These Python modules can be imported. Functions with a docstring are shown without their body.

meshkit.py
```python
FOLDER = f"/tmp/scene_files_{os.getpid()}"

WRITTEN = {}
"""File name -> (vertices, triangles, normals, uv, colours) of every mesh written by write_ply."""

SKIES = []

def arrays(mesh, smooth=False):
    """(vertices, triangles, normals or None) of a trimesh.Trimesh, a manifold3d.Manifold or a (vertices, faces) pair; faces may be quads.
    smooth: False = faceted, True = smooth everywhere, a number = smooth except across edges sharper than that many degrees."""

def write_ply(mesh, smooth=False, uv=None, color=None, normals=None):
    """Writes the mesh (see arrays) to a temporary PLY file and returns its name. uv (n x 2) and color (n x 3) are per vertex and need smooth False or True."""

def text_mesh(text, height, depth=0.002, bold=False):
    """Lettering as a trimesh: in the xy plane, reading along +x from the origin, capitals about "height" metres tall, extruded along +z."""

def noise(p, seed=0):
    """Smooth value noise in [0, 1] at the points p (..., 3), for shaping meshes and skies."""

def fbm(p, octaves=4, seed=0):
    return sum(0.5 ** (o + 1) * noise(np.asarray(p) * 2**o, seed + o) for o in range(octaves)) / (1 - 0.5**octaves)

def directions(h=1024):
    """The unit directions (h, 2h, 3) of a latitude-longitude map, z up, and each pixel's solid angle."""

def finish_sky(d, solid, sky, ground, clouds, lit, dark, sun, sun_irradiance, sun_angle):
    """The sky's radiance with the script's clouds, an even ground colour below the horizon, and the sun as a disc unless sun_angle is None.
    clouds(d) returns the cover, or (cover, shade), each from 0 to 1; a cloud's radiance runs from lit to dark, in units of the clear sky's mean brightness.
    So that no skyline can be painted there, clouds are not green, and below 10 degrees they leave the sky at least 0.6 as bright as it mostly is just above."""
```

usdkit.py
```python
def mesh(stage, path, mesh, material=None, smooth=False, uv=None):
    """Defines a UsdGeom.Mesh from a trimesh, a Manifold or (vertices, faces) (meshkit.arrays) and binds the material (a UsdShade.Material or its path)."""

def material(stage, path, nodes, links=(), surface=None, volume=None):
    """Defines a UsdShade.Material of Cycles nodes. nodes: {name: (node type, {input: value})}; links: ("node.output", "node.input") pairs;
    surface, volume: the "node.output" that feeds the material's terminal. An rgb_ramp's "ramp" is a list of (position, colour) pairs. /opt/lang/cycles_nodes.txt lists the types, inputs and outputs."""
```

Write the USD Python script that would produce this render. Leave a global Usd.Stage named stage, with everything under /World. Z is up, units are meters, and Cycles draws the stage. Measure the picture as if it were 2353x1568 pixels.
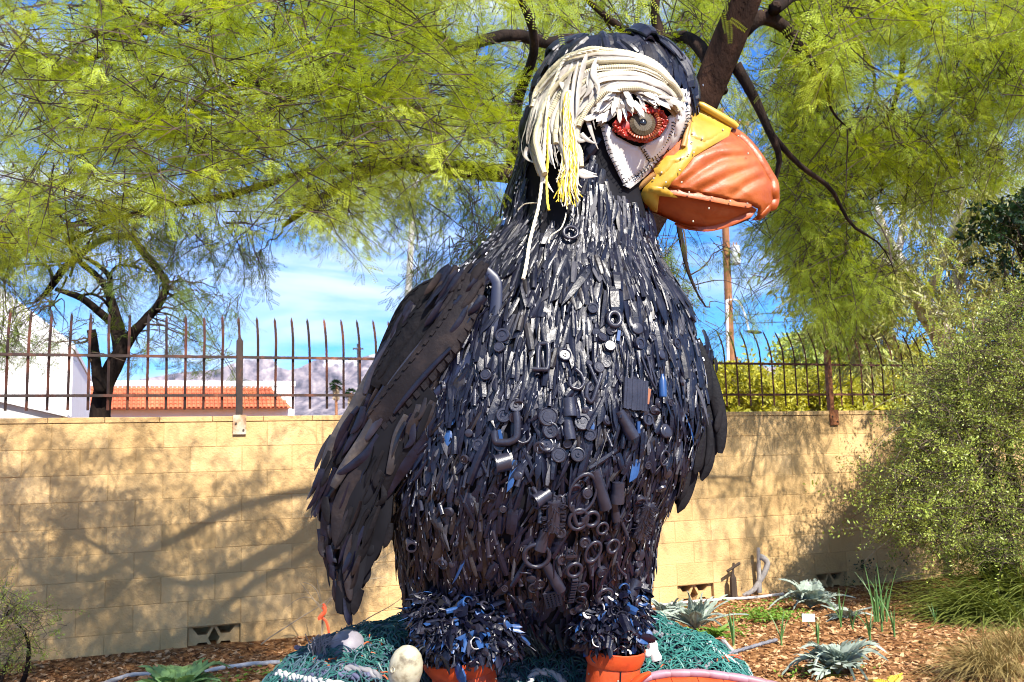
import math, random
import numpy as np
import usdkit, meshkit
from pxr import Usd, UsdGeom, UsdLux, UsdShade, Gf, Sdf, Vt
from scipy.interpolate import PchipInterpolator
from scipy.spatial import Delaunay
import shapely
from shapely.geometry import Polygon, Point, LineString

RNG = np.random.default_rng(7)
random.seed(7)
stage = Usd.Stage.CreateInMemory()
UsdGeom.SetStageUpAxis(stage, 'Z')
UsdGeom.Xform.Define(stage, '/World')
UsdGeom.Scope.Define(stage, '/World/Looks')

# ---------------------------------------------------------------- camera
# world: x along the garden wall, y towards it (its face is y = 0), z up
C0 = np.array([0.0, -8.1874, 1.4154])
CR = np.array([0.93148888, -0.36278222, -0.02678684])
CU = np.array([-0.01926353, -0.12272678, 0.99225352])
CF = np.array([0.3632594, 0.92375711, 0.1213071])
FV = 2188.4                                   # focal length for a picture 2353 units wide
cam = UsdGeom.Camera.Define(stage, '/World/camera')
cam.CreateHorizontalApertureAttr(36.0)
cam.CreateVerticalApertureAttr(36.0 * 682 / 1024)
cam.CreateFocalLengthAttr(36.0 * FV / 2353)
cam.CreateClippingRangeAttr((0.05, 50000.0))
cam.CreateFStopAttr(5.6)
cam.CreateFocusDistanceAttr(4.5)
m4 = np.eye(4)
m4[0, :3], m4[1, :3], m4[2, :3], m4[3, :3] = CR, CU, -CF, C0
cam.AddTransformOp().Set(Gf.Matrix4d(*m4.ravel().tolist()))
cam.CreateExposureAttr(EXPOSURE := 1.38)

# ---------------------------------------------------------------- sun and sky
SUN_EL, SUN_AZ = math.radians(44), math.atan2(0.10, -0.95)     # azimuth = atan2(x, y) of the direction to the sun
TO_SUN = np.array([math.sin(SUN_AZ) * math.cos(SUN_EL), math.cos(SUN_AZ) * math.cos(SUN_EL), math.sin(SUN_EL)])
sun = UsdLux.DistantLight.Define(stage, '/World/sun')
sun.CreateIntensityAttr(1.15)
sun.CreateNormalizeAttr(True)
sun.CreateAngleAttr(0.53)
sun.CreateColorAttr(Gf.Vec3f(1.0, 0.93, 0.82))
zx = np.cross([0, 0, 1.0], TO_SUN); zx /= np.linalg.norm(zx)
m4 = np.eye(4)
m4[0, :3], m4[1, :3], m4[2, :3] = zx, np.cross(TO_SUN, zx), TO_SUN
sun.AddTransformOp().Set(Gf.Matrix4d(*m4.ravel().tolist()))

sky = UsdLux.DomeLight.Define(stage, '/World/sky')
sky.GetPrim().SetCustomDataByKey('kind', 'structure')
skym = usdkit.material(stage, '/World/Looks/sky_look', {
    'tc': ('texture_coordinate', {}),
    'sky': ('sky_texture', {'sky_type': 'single_scattering', 'sun_disc': False, 'sun_elevation': SUN_EL, 'sun_rotation': SUN_AZ,
                            'altitude': 700.0, 'air_density': 1.0, 'aerosol_density': 0.6, 'ozone_density': 3.0}),
    'tint': ('mix', {'mix_type': 'multiply', 'fac': 1.0, 'color2': (0.10, 0.60, 1.18)}),
    'map': ('mapping', {'mapping_type': 'point', 'scale': (1.6, 1.6, 9.0), 'rotation': (0.0, 0.12, 0.0), 'location': (0.3, 0.1, 0.7)}),
    'n': ('noise_texture', {'scale': 1.25, 'detail': 7.0, 'roughness': 0.56, 'distortion': 0.5}),
    'r': ('rgb_ramp', {'ramp': [(0.0, (0, 0, 0)), (0.46, (0.0, 0.0, 0.0)), (0.58, (.62, .62, .62)), (0.71, (1, 1, 1)), (1.0, (1, 1, 1))]}),
    'mx': ('mix', {'mix_type': 'mix', 'color2': (5.2, 5.7, 6.3)}),
    'bg': ('background_shader', {'strength': 0.09})},
    [('tc.generated', 'map.vector'), ('map.vector', 'n.vector'), ('n.fac', 'r.fac'), ('sky.color', 'tint.color1'), ('tint.color', 'mx.color1'), ('r.color', 'mx.fac'), ('mx.color', 'bg.color')], surface='bg.background')
UsdShade.MaterialBindingAPI.Apply(sky.GetPrim()).Bind(skym)

# ---------------------------------------------------------------- projection helpers (turn a spot of the photograph into a place at a stated depth)
def ray(vx, vy):
    vx, vy = np.asarray(vx, float), np.asarray(vy, float)
    return CF + ((vx - 1176.5) / FV)[..., None] * CR - ((vy - 784.0) / FV)[..., None] * CU
def at_y(vx, vy, Y=0.0):
    d = ray(vx, vy); return C0 + d * ((Y - C0[1]) / d[..., 1])[..., None]
def at_depth(vx, vy, Z):
    return C0 + ray(vx, vy) * np.asarray(Z, float)[..., None]
def at_z(vx, vy, z=0.0):
    d = ray(vx, vy); return C0 + d * ((z - C0[2]) / d[..., 2])[..., None]
def to_pix(P):
    d = np.asarray(P) - C0; z = d @ CF
    return 1176.5 + FV * (d @ CR) / z, 784.0 - FV * (d @ CU) / z

# ---------------------------------------------------------------- mesh helpers: every shape is (vertices, triangles)
def merge(parts):
    vs, fs, n = [], [], 0
    for v, f in parts:
        vs.append(np.asarray(v, float)); fs.append(np.asarray(f, int) + n); n += len(v)
    return np.vstack(vs), np.vstack(fs)
def quads(q):
    q = np.asarray(q, int); return np.vstack([q[:, [0, 1, 2]], q[:, [0, 2, 3]]])
def box(x0, x1, y0, y1, z0, z1, ch=0.0):
    if ch <= 0:
        v = np.array([[x, y, z] for z in (z0, z1) for y in (y0, y1) for x in (x0, x1)], float)
        return v, quads([[0, 2, 3, 1], [4, 5, 7, 6], [0, 1, 5, 4], [2, 6, 7, 3], [0, 4, 6, 2], [1, 3, 7, 5]])
    # front (y0) edges chamfered
    v = np.array([[x0, y1, z0], [x1, y1, z0], [x1, y1, z1], [x0, y1, z1], [x0, y0 + ch, z0], [x1, y0 + ch, z0], [x1, y0 + ch, z1], [x0, y0 + ch, z1],
                  [x0 + ch, y0, z0 + ch], [x1 - ch, y0, z0 + ch], [x1 - ch, y0, z1 - ch], [x0 + ch, y0, z1 - ch]], float)
    return v, quads([[8, 9, 10, 11], [4, 5, 9, 8], [5, 6, 10, 9], [6, 7, 11, 10], [7, 4, 8, 11], [0, 1, 5, 4], [1, 2, 6, 5], [2, 3, 7, 6], [3, 0, 4, 7], [3, 2, 1, 0]])
def nrm(a):
    a = np.asarray(a, float); return a / np.maximum(np.linalg.norm(a, axis=-1, keepdims=True), 1e-12)
def smooth_path(pts, n):
    pts = np.asarray(pts, float)
    if len(pts) < 3:
        return np.array([pts[0] + (pts[-1] - pts[0]) * u for u in np.linspace(0, 1, n)])
    k = np.r_[0, np.cumsum(np.linalg.norm(np.diff(pts[:, :3], axis=0), axis=1) + 1e-9)]
    return PchipInterpolator(k, pts, axis=0)(np.linspace(0, k[-1], n))
def tube(p, r, sides=6, flat=1.0, up=None, cap=True):
    """Tube along p with radius r (number or one per point); flat: ratio of the second axis; up: direction(s) of the flattened axis."""
    p = np.asarray(p, float); n = len(p)
    t = nrm(np.gradient(p, axis=0))
    if up is None:
        a = np.zeros_like(p); g = np.array([0, 0, 1.0]) if abs(t[0, 2]) < .9 else np.array([1.0, 0, 0])
        a[0] = nrm(np.cross(t[0], g))
        for i in range(1, n):
            a[i] = nrm(a[i - 1] - t[i] * (a[i - 1] @ t[i]))
        b = np.cross(t, a)
    else:
        up = np.broadcast_to(np.asarray(up, float), p.shape)
        b = nrm(up - t * (up * t).sum(1, keepdims=True)); a = np.cross(b, t)
    r = np.broadcast_to(np.asarray(r, float), (n,))
    ang = np.arange(sides) * 2 * np.pi / sides
    v = p[:, None] + r[:, None, None] * (np.cos(ang)[None, :, None] * a[:, None] + flat * np.sin(ang)[None, :, None] * b[:, None])
    i, j = np.meshgrid(np.arange(n - 1), np.arange(sides), indexing='ij')
    q = np.stack([i * sides + j, i * sides + (j + 1) % sides, (i + 1) * sides + (j + 1) % sides, (i + 1) * sides + j], -1).reshape(-1, 4)
    v, f = v.reshape(-1, 3), quads(q)
    if cap:
        k = len(v); v = np.vstack([v, p[:1], p[-1:]])
        e = np.arange(sides); g = (e + 1) % sides
        f = np.vstack([f, np.stack([np.full(sides, k), g, e], 1), np.stack([np.full(sides, k + 1), (n - 1) * sides + e, (n - 1) * sides + g], 1)])
    return v, f
def lathe(profile, segs=20):
    """profile [(radius, height)...] turned round the local z axis."""
    pr = np.asarray(profile, float); n = len(pr); a = np.arange(segs) * 2 * np.pi / segs
    v = np.stack([pr[:, None, 0] * np.cos(a), pr[:, None, 0] * np.sin(a), np.broadcast_to(pr[:, None, 1], (n, segs))], -1).reshape(-1, 3)
    i, j = np.meshgrid(np.arange(n - 1), np.arange(segs), indexing='ij')
    q = np.stack([i * segs + j, i * segs + (j + 1) % segs, (i + 1) * segs + (j + 1) % segs, (i + 1) * segs + j], -1).reshape(-1, 4)
    return v, quads(q)
def place(m, o, X, Y, Z, s=1.0):
    v, f = m; B = np.array([X, Y, Z], float); return np.asarray(o) + (np.asarray(v) * s) @ B, f
def stamp(m, O, X, Y, Z, B=None):
    """Many copies as one mesh; X, Y, Z (n, 3) already carry their scale."""
    v, f = m; n = len(O)
    out = O[:, None] + v[None, :, 0:1] * X[:, None] + v[None, :, 1:2] * Y[:, None] + v[None, :, 2:3] * Z[:, None]
    if B is not None: out = out + (v[None, :, 1:2] ** 2) * B[:, None]
    return out.reshape(-1, 3), (f[None] + (np.arange(n) * len(v))[:, None, None]).reshape(-1, 3)
def blob(r=1.0, k=1):
    import trimesh
    s = trimesh.creation.icosphere(k, r); return np.array(s.vertices), np.array(s.faces)
def frame(n):
    n = nrm(n); g = np.array([0, 0, 1.0]) if abs(n[2]) < .95 else np.array([1.0, 0, 0])
    x = nrm(np.cross(g, n)); return x, np.cross(n, x), n

# ---------------------------------------------------------------- the scene's objects
_used = {}
def numbered(parent, name):
    k = _used.get((parent, name), 0); _used[(parent, name)] = k + 1
    return name if k == 0 else f'{name}_{k:03d}'
class Thing:
    """An Xform at the thing's base; its parts are meshes below it, sub-parts below a part. All shapes are given in world space."""
    def __init__(self, name, label, cat, base, group=None):
        self.base = np.asarray(base, float)
        self.path = '/World/' + numbered('/World', name)
        x = UsdGeom.Xform.Define(stage, self.path); x.AddTranslateOp().Set(Gf.Vec3d(*map(float, self.base)))
        tag(x.GetPrim(), label, cat, group)
    def part(self, name, m, mat, parent=None, smooth=False, label=None, kind=None):
        up = parent or self.path
        path = up + '/' + numbered(up, name)
        g = usdkit.mesh(stage, path, (np.asarray(m[0]) - self.base, m[1]), mat, smooth)
        if label: g.GetPrim().SetCustomDataByKey('label', label)
        if kind: g.GetPrim().SetCustomDataByKey('kind', kind)
        return path
def tag(prim, label=None, cat=None, group=None, kind=None):
    for k, v in (('label', label), ('category', cat), ('group', group), ('kind', kind)):
        if v: prim.SetCustomDataByKey(k, v)
    return prim
def solo(name, m, mat, label, cat, base, smooth=False, group=None, kind=None):
    """A thing that is one mesh, its origin at its base."""
    base = np.asarray(base, float); path = '/World/' + numbered('/World', name)
    g = usdkit.mesh(stage, path, (np.asarray(m[0]) - base, m[1]), mat, smooth)
    g.AddTranslateOp().Set(Gf.Vec3d(*map(float, base)))
    return tag(g.GetPrim(), label, cat, group, kind)
def structure(name, m, mat, label, smooth=False):
    g = usdkit.mesh(stage, '/World/' + numbered('/World', name), m, mat, smooth)
    return tag(g.GetPrim(), label, name.replace('_', ' '), None, 'structure')
def basis_quats(X, Y, Z):
    from scipy.spatial.transform import Rotation
    q = Rotation.from_matrix(np.stack([X, Y, Z], -1)).as_quat()
    return q[:, [3, 0, 1, 2]]
def instancer(path, protos, mats, O, Q, S, idx, kind='stuff'):
    """PointInstancer of the meshes protos with materials mats."""
    pi = UsdGeom.PointInstancer.Define(stage, path)
    targets = []
    for k, (m, mat) in enumerate(zip(protos, mats)):
        g = usdkit.mesh(stage, f'{path}/shape_{k + 1:03d}', m, mat, False); targets.append(g.GetPath())
    pi.CreatePrototypesRel().SetTargets(targets)
    pi.CreatePositionsAttr(Vt.Vec3fArray.FromNumpy(np.asarray(O, np.float32)))
    pi.CreateProtoIndicesAttr(Vt.IntArray.FromNumpy(np.asarray(idx, np.int32)))
    pi.CreateOrientationsAttr(Vt.QuathArray([Gf.Quath(float(a), float(b), float(c), float(d)) for a, b, c, d in Q]))
    S = np.asarray(S, np.float32)
    pi.CreateScalesAttr(Vt.Vec3fArray.FromNumpy(np.ascontiguousarray(np.broadcast_to(S[:, None] if S.ndim == 1 else S, (len(O), 3)))))
    if kind: pi.GetPrim().SetCustomDataByKey('kind', kind)
    return pi.GetPrim()

# ---------------------------------------------------------------- materials
MAT = {}
def look(name, stops, scale=6.0, rough=0.5, bump=0.0, bscale=None, island=0.0, obj=0.0, spec=0.5, metal=0.0, leaf=0.0, leafcol=None, detail=4.0, vscale=(1, 1, 1), rvar=0.0, sheen=0.0, coat=0.0):
    """Principled look whose colour runs over stops by noise, mixed with a random value per loose piece (island) or per copy (obj)."""
    nodes = {'tc': ('texture_coordinate', {}), 'map': ('mapping', {'mapping_type': 'point', 'scale': vscale}), 'n': ('noise_texture', {'scale': scale, 'detail': detail, 'roughness': 0.6}),
             'r': ('rgb_ramp', {'ramp': stops}), 'p': ('principled_bsdf', {'roughness': rough, 'specular_ior_level': spec, 'metallic': metal, 'coat_weight': coat})}
    links = [('tc.object', 'map.vector'), ('map.vector', 'n.vector'), ('r.color', 'p.base_color')]
    src = 'n.fac'
    if leaf or obj or island:
        src = None
    # widen the noise to use the whole ramp
    nodes['wide'] = ('map_range', {'from_min': 0.28, 'from_max': 0.72, 'to_min': 0.0, 'to_max': 1.0, 'clamp': True})
    links.append(('n.fac', 'wide.value')); src = 'wide.result'
    if island:
        nodes['g'] = ('geometry', {}); nodes['mi'] = ('mix_float', {'fac': island})
        links += [(src, 'mi.a'), ('g.random_per_island', 'mi.b')]; src = 'mi.result'
    if obj:
        nodes['o'] = ('object_info', {}); nodes['mo'] = ('mix_float', {'fac': obj})
        links += [(src, 'mo.a'), ('o.random', 'mo.b')]; src = 'mo.result'
    links.append((src, 'r.fac'))
    if rvar:
        nodes['rv'] = ('map_range', {'from_min': 0.3, 'from_max': 0.7, 'to_min': max(rough - rvar, 0.05), 'to_max': min(rough + rvar, 1.0), 'clamp': True})
        links += [('n.fac', 'rv.value'), ('rv.result', 'p.roughness')]
    if bump:
        nodes['bn'] = ('noise_texture', {'scale': bscale or scale * 4, 'detail': 5.0, 'roughness': 0.65}); nodes['b'] = ('bump', {'strength': bump, 'distance': 0.02})
        links += [('map.vector', 'bn.vector'), ('bn.fac', 'b.height'), ('b.normal', 'p.normal')]
    out = 'p.BSDF'
    if leaf:
        nodes['t'] = ('translucent_bsdf', {}); nodes['hs'] = ('hsv', {'hue': 0.49, 'saturation': 1.1, 'value': 1.15}); nodes['mx'] = ('mix_closure', {'fac': leaf})
        links += [('r.color', 'hs.color'), ('hs.color', 't.color'), ('p.BSDF', 'mx.closure1'), ('t.BSDF', 'mx.closure2')]; out = 'mx.closure'
    MAT[name] = usdkit.material(stage, '/World/Looks/' + name, nodes, links, surface=out)
    return MAT[name]

def rgb(r, g, b): return (r, g, b)
look('mulch_look', [(0, (.05, .02, .008)), (.35, (.14, .06, .022)), (.65, (.27, .13, .05)), (1, (.42, .24, .1))], scale=22, rough=.95, bump=.6, bscale=70, spec=.1)
look('chip_look', [(0, (.07, .027, .012)), (.3, (.2, .09, .035)), (.6, (.38, .2, .09)), (1, (.6, .4, .22))], scale=9, rough=.9, obj=.85, spec=.15)
look('wall_look', [(0, (.34, .215, .095)), (.25, (.49, .32, .14)), (.7, (.58, .39, .182)), (1, (.66, .46, .235))], scale=2.6, rough=.85, bump=.5, bscale=55, spec=.2, obj=.38, detail=9)
look('mortar_look', [(0, (.36, .23, .095)), (1, (.5, .33, .14))], scale=7, rough=.9, bump=.3)
look('iron_look', [(0, (.012, .007, .006)), (.45, (.03, .012, .008)), (.7, (.1, .03, .015)), (1, (.22, .075, .03))], scale=7, rough=.7, bump=.2, vscale=(1, 1, .5))
look('dark_bark_look', [(0, (.004, .003, .003)), (.5, (.010, .007, .006)), (1, (.03, .02, .015))], scale=7, rough=.95, bump=.9, bscale=26, vscale=(1, 1, .35), spec=.1)
look('red_iron_look', [(0, (.03, .012, .009)), (.5, (.085, .027, .017)), (1, (.2, .065, .035))], scale=7, rough=.75, bump=.2)
look('rust_look', [(0, (.06, .022, .01)), (.4, (.16, .055, .02)), (.75, (.33, .12, .04)), (1, (.45, .2, .08))], scale=8, rough=.8, bump=.25)
look('plate_look', [(0, (.14, .05, .02)), (.3, (.32, .2, .11)), (.6, (.44, .38, .28)), (1, (.52, .48, .41))], scale=9, rough=.6, bump=.1)
look('bolt_look', [(0, (.05, .03, .02)), (1, (.14, .1, .08))], rough=.5, metal=.6)
look('white_stucco_look', [(0, (.76, .75, .73)), (1, (.86, .85, .84))], scale=1.5, rough=.9, bump=.05)
look('grey_roof_look', [(0, (.45, .44, .43)), (1, (.56, .55, .54))], scale=1.5, rough=.9)
look('tile_look', [(0, (.3, .07, .03)), (.4, (.5, .13, .055)), (1, (.66, .23, .11))], scale=.9, rough=.8, island=.35)
look('bark_look', [(0, (.008, .006, .005)), (.5, (.022, .014, .011)), (1, (.06, .036, .026))], scale=7, rough=.95, bump=.9, bscale=26, vscale=(1, 1, .35), spec=.15)
look('brown_bark_look', [(0, (.009, .005, .004)), (.5, (.024, .012, .008)), (1, (.06, .03, .019))], scale=7, rough=.95, bump=.8, bscale=26, vscale=(1, 1, .35), spec=.15)
look('pale_bark_look', [(0, (.3, .2, .12)), (.35, (.55, .47, .38)), (.6, (.72, .68, .62)), (1, (.78, .76, .72))], scale=3, rough=.8, bump=.2)
look('twig_look', [(0, (.03, .02, .015)), (1, (.11, .075, .05))], scale=6, rough=.9)
look('dry_twig_look', [(0, (.2, .14, .08)), (1, (.45, .36, .24))], scale=6, rough=.9)
look('mesquite_leaf_look', [(0, (.16, .235, .025)), (.5, (.38, .475, .045)), (.85, (.58, .65, .075)), (1, (.70, .60, .075))], scale=1.2, rough=.55, leaf=.45, obj=.55, island=.2, spec=.35)
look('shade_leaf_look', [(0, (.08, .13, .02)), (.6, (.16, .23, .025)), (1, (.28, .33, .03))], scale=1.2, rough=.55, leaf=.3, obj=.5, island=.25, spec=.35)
look('shrub_leaf_look', [(0, (.17, .23, .035)), (.5, (.38, .45, .08)), (.85, (.62, .63, .18)), (1, (.72, .68, .3))], scale=1.2, rough=.4, leaf=.25, obj=.45, island=.4)
look('gum_leaf_look', [(0, (.16, .18, .05)), (.5, (.34, .34, .09)), (.8, (.56, .46, .14)), (1, (.68, .54, .26))], scale=1.2, rough=.45, leaf=.25, obj=.45, island=.4)
look('hedge_leaf_look', [(0, (.22, .23, .02)), (.5, (.42, .40, .03)), (1, (.6, .52, .05))], scale=.6, rough=.6, leaf=.3, obj=.5, island=.3)
look('dark_leaf_look', [(0, (.008, .028, .008)), (.6, (.02, .06, .014)), (1, (.04, .1, .02))], scale=1, rough=.45, leaf=.2, obj=.4, island=.4)
look('metal_pole_look', [(0, (.36, .34, .3)), (.5, (.6, .58, .54)), (1, (.74, .72, .68))], scale=3, rough=.5, metal=.1)
look('wood_pole_look', [(0, (.16, .065, .028)), (.5, (.28, .12, .05)), (1, (.4, .2, .1))], scale=2, rough=.9, vscale=(4, 4, .4), bump=.3)
look('transformer_look', [(0, (.5, .53, .56)), (.8, (.62, .66, .69)), (1, (.45, .3, .12))], scale=1.2, rough=.4)
look('wire_look', [(0, (.02, .025, .035)), (1, (.04, .045, .06))], rough=.6)

# ---------------------------------------------------------------- ground: one sheet, fine in the garden, out to the horizon
def axis(a, b, step, far):
    inner = np.arange(a, b + 1e-6, step); g = [step * 1.6 ** k for k in range(1, 60)]
    out = np.cumsum(g); out = out[out < far]
    return np.r_[a - out[::-1], inner, b + out]
gx, gy = axis(-3, 11, .09, 12000), axis(-8.4, -.02, .09, 12000)
GX, GY = np.meshgrid(gx, gy, indexing='ij')
def ground_h(x, y):
    p = np.stack([x, y, 0 * x], -1)
    near = np.clip((-y - .0) / .3, 0, 1) * np.clip((12 - np.abs(x - 4)) / 3, 0, 1) * (y > -9)
    return -.055 * np.clip((y + 1.4) / 1.0, 0, 1) * (y < .01) * near + near * np.clip((-y) / .6, .35, 1) * ((meshkit.fbm(p * 1.1, 3, 3) - .5) * .10 + (meshkit.fbm(p * 7, 3, 5) - .5) * .045)
GZ = ground_h(GX, GY)
nx, ny = GX.shape
ii, jj = np.meshgrid(np.arange(nx - 1), np.arange(ny - 1), indexing='ij')
structure('ground', (np.stack([GX, GY, GZ], -1).reshape(-1, 3), quads(np.stack([ii * ny + jj, (ii + 1) * ny + jj, (ii + 1) * ny + jj + 1, ii * ny + jj + 1], -1).reshape(-1, 4))), MAT['mulch_look'], 'brown bark mulch garden ground in front of the block wall', smooth=True)

# bark chips lying on it
def chip(seed):
    r = np.random.default_rng(seed); a = np.array([[-.5, -.16], [-.1, -.24], [.5, -.1], [.46, .14], [.05, .22], [-.48, .12]]) + r.normal(0, .05, (6, 2))
    top = np.c_[a, .06 + r.normal(0, .05, 6)]; bot = np.c_[a * 1.02, -.06 + r.normal(0, .03, 6)]
    f = [[0, 1, 2], [0, 2, 3], [0, 3, 4], [0, 4, 5]] + [[6 + c, 6 + b, 6 + a_] for a_, b, c in ([0, 1, 2], [0, 2, 3], [0, 3, 4], [0, 4, 5])]
    for k in range(6): f += [[k, 6 + k, 6 + (k + 1) % 6], [k, 6 + (k + 1) % 6, (k + 1) % 6]]
    return np.vstack([top, bot]), np.array(f)
def rand_quats(n, tilt, rng):
    from scipy.spatial.transform import Rotation
    q = Rotation.from_euler('ZXY', np.c_[rng.uniform(0, 2 * np.pi, n), rng.normal(0, tilt, n), rng.normal(0, tilt, n)]).as_quat()
    return q[:, [3, 0, 1, 2]]
n = 60000
cx, cy = RNG.uniform(-1.6, 9.5, n), -.03 - 5.2 * RNG.uniform(0, 1, n)
pv = to_pix(np.stack([cx, cy, 0 * cx], -1)); ok = (pv[0] > -100) & (pv[0] < 2450) & (pv[1] < 1640); cx, cy = cx[ok], cy[ok]; n = len(cx)
mulch = instancer('/World/bark_chips', [chip(k) for k in range(5)], [MAT['chip_look']] * 5, np.stack([cx, cy, ground_h(cx, cy) + .006], -1), rand_quats(n, .3, RNG), np.minimum(np.exp(RNG.normal(math.log(.023), .6, n)), .058), RNG.integers(0, 5, n))
tag(mulch, 'loose brown bark chips strewn over the garden bed', 'mulch')

# ---------------------------------------------------------------- block wall: every block a part, joints recessed
BL, BH, TOP, U0 = .4064, .2032, 1.77, .3911
wall = Thing('block_wall', 'tan painted concrete block wall behind the bird sculpture', 'wall', (4.0, .1, 0))
VENTS = [0, 11, 15]
core = [box(-1.9, 10.9, -.0012, .19, TOP - 8 * BH, TOP - .002)]
cut = [-1.9] + [U0 + (v_ + e_) * BL for v_ in VENTS for e_ in (0, 1)] + [10.9]
for k in range(0, len(cut), 2): core.append(box(cut[k], cut[k + 1], -.0012, .19, -.1, TOP - 8 * BH))
for v_ in VENTS: core.append(box(U0 + v_ * BL, U0 + (v_ + 1) * BL, .186, .19, -.1, TOP - 8 * BH))
wall.part('mortar_core', merge(core), MAT['mortar_look'])
def vent_block(x0, z0):
    w, h = BL - .012, BH - .012
    s = Polygon([(0, 0), (w, 0), (w, h), (0, h)])
    t = .02
    holes = []
    for a in (0, 1):
        fx = (lambda x: x) if a == 0 else (lambda x: w - x)
        for b in (0, 1):
            fy = (lambda y: y) if b == 0 else (lambda y: h - y)
            holes.append(Polygon([(fx(.03), fy(.006)), (fx(w / 2 - .02), fy(.006)), (fx(w / 2 - .055), fy(h / 2 - .03)), (fx(.075), fy(h / 2 - .03))]))
    holes.append(Polygon([(w / 2, .012), (w / 2 + .045, h / 2), (w / 2, h - .012), (w / 2 - .045, h / 2)]))
    import trimesh
    for hle in holes: s = s.difference(hle)
    g = trimesh.creation.extrude_polygon(s, .15, engine='earcut')
    v = np.array(g.vertices); return np.stack([x0 + .006 + v[:, 0], .034 + v[:, 2], z0 + .006 + v[:, 1]], -1), np.array(g.faces)
spare = []
nb = 0
for c in range(-1, 9):
    z1, z0 = (TOP + .045, TOP) if c < 0 else (TOP - c * BH, TOP - (c + 1) * BH)
    off = U0 + (BL / 2 if c % 2 == 0 else 0) + (.17 if c < 0 else 0)
    edges = [off + k * BL for k in range(-6, 27)]
    if c == 8:
        edges = sorted(set(round(e, 4) for e in edges) | {round(U0 + k * BL, 4) for v_ in VENTS for k in (v_, v_ + 1)})
        edges = [e for e in edges if not any(U0 + v_ * BL + .01 < e < U0 + (v_ + 1) * BL - .01 for v_ in VENTS)]
    for x0, x1 in zip(edges[:-1], edges[1:]):
        if x1 < -1.85 or x0 > 10.6: continue
        g = .0016
        if c == 8 and any(abs(x0 - (U0 + v_ * BL)) < .01 for v_ in VENTS):
            wall.part('vent_block', vent_block(x0, z0), MAT['wall_look'], label='pierced vent block at the foot of the wall'); continue
        dy = RNG.normal(0, .0012)
        front = (-.004 if c >= 0 else -.011) + dy
        m = box(x0 + g, x1 - g, front, .035 if c >= 0 else .197, z0 + g, z1 - (g if c >= 0 else 0), .0036)
        seen = -1.15 < x1 and x0 < 9.9
        if seen and nb < 285: wall.part('cap_block' if c < 0 else 'block', m, MAT['wall_look']); nb += 1
        else: spare.append(m)
wall.part('outer_blocks', merge(spare), MAT['wall_look'], kind='stuff')
# vents open through: cut is only in the face course, so the core is dark behind
# ---------------------------------------------------------------- iron fence on the wall
fence = Thing('iron_fence', 'rusty iron picket fence with curved spiked tops standing on the block wall', 'fence', (3.8, .06, 1.82))
FY = .055
k = 0
for x in np.r_[-1.25 + np.arange(8.5 / .1452 + 20) * .1452]:
    if x > 10.4 or min(abs(x - 9.9), abs(x + 2.25)) < .03: continue
    if any(abs(x - q) < .02 for q in (.775, 3.812, 6.85)): pass
    jit = RNG.normal(0, .004)
    p = [(x, FY, 1.875), (x + jit * .3, FY, 2.33), (x + jit, FY + .012, 2.44), (x + jit, FY + .05, 2.55), (x + jit, FY + .105, 2.645 + RNG.normal(0, .004))]
    pp = smooth_path(p, 9)
    q = tube(pp, .0105, 4, up=(0, -1, 0))
    tip = tube([pp[-1], pp[-1] + (pp[-1] - pp[-2]) / np.linalg.norm(pp[-1] - pp[-2]) * .04], [.0105, .001], 4, up=(0, -1, 0))
    fence.part('picket', merge([q, tip]), MAT['iron_look' if x < 4 else 'red_iron_look']); k += 1
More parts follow.
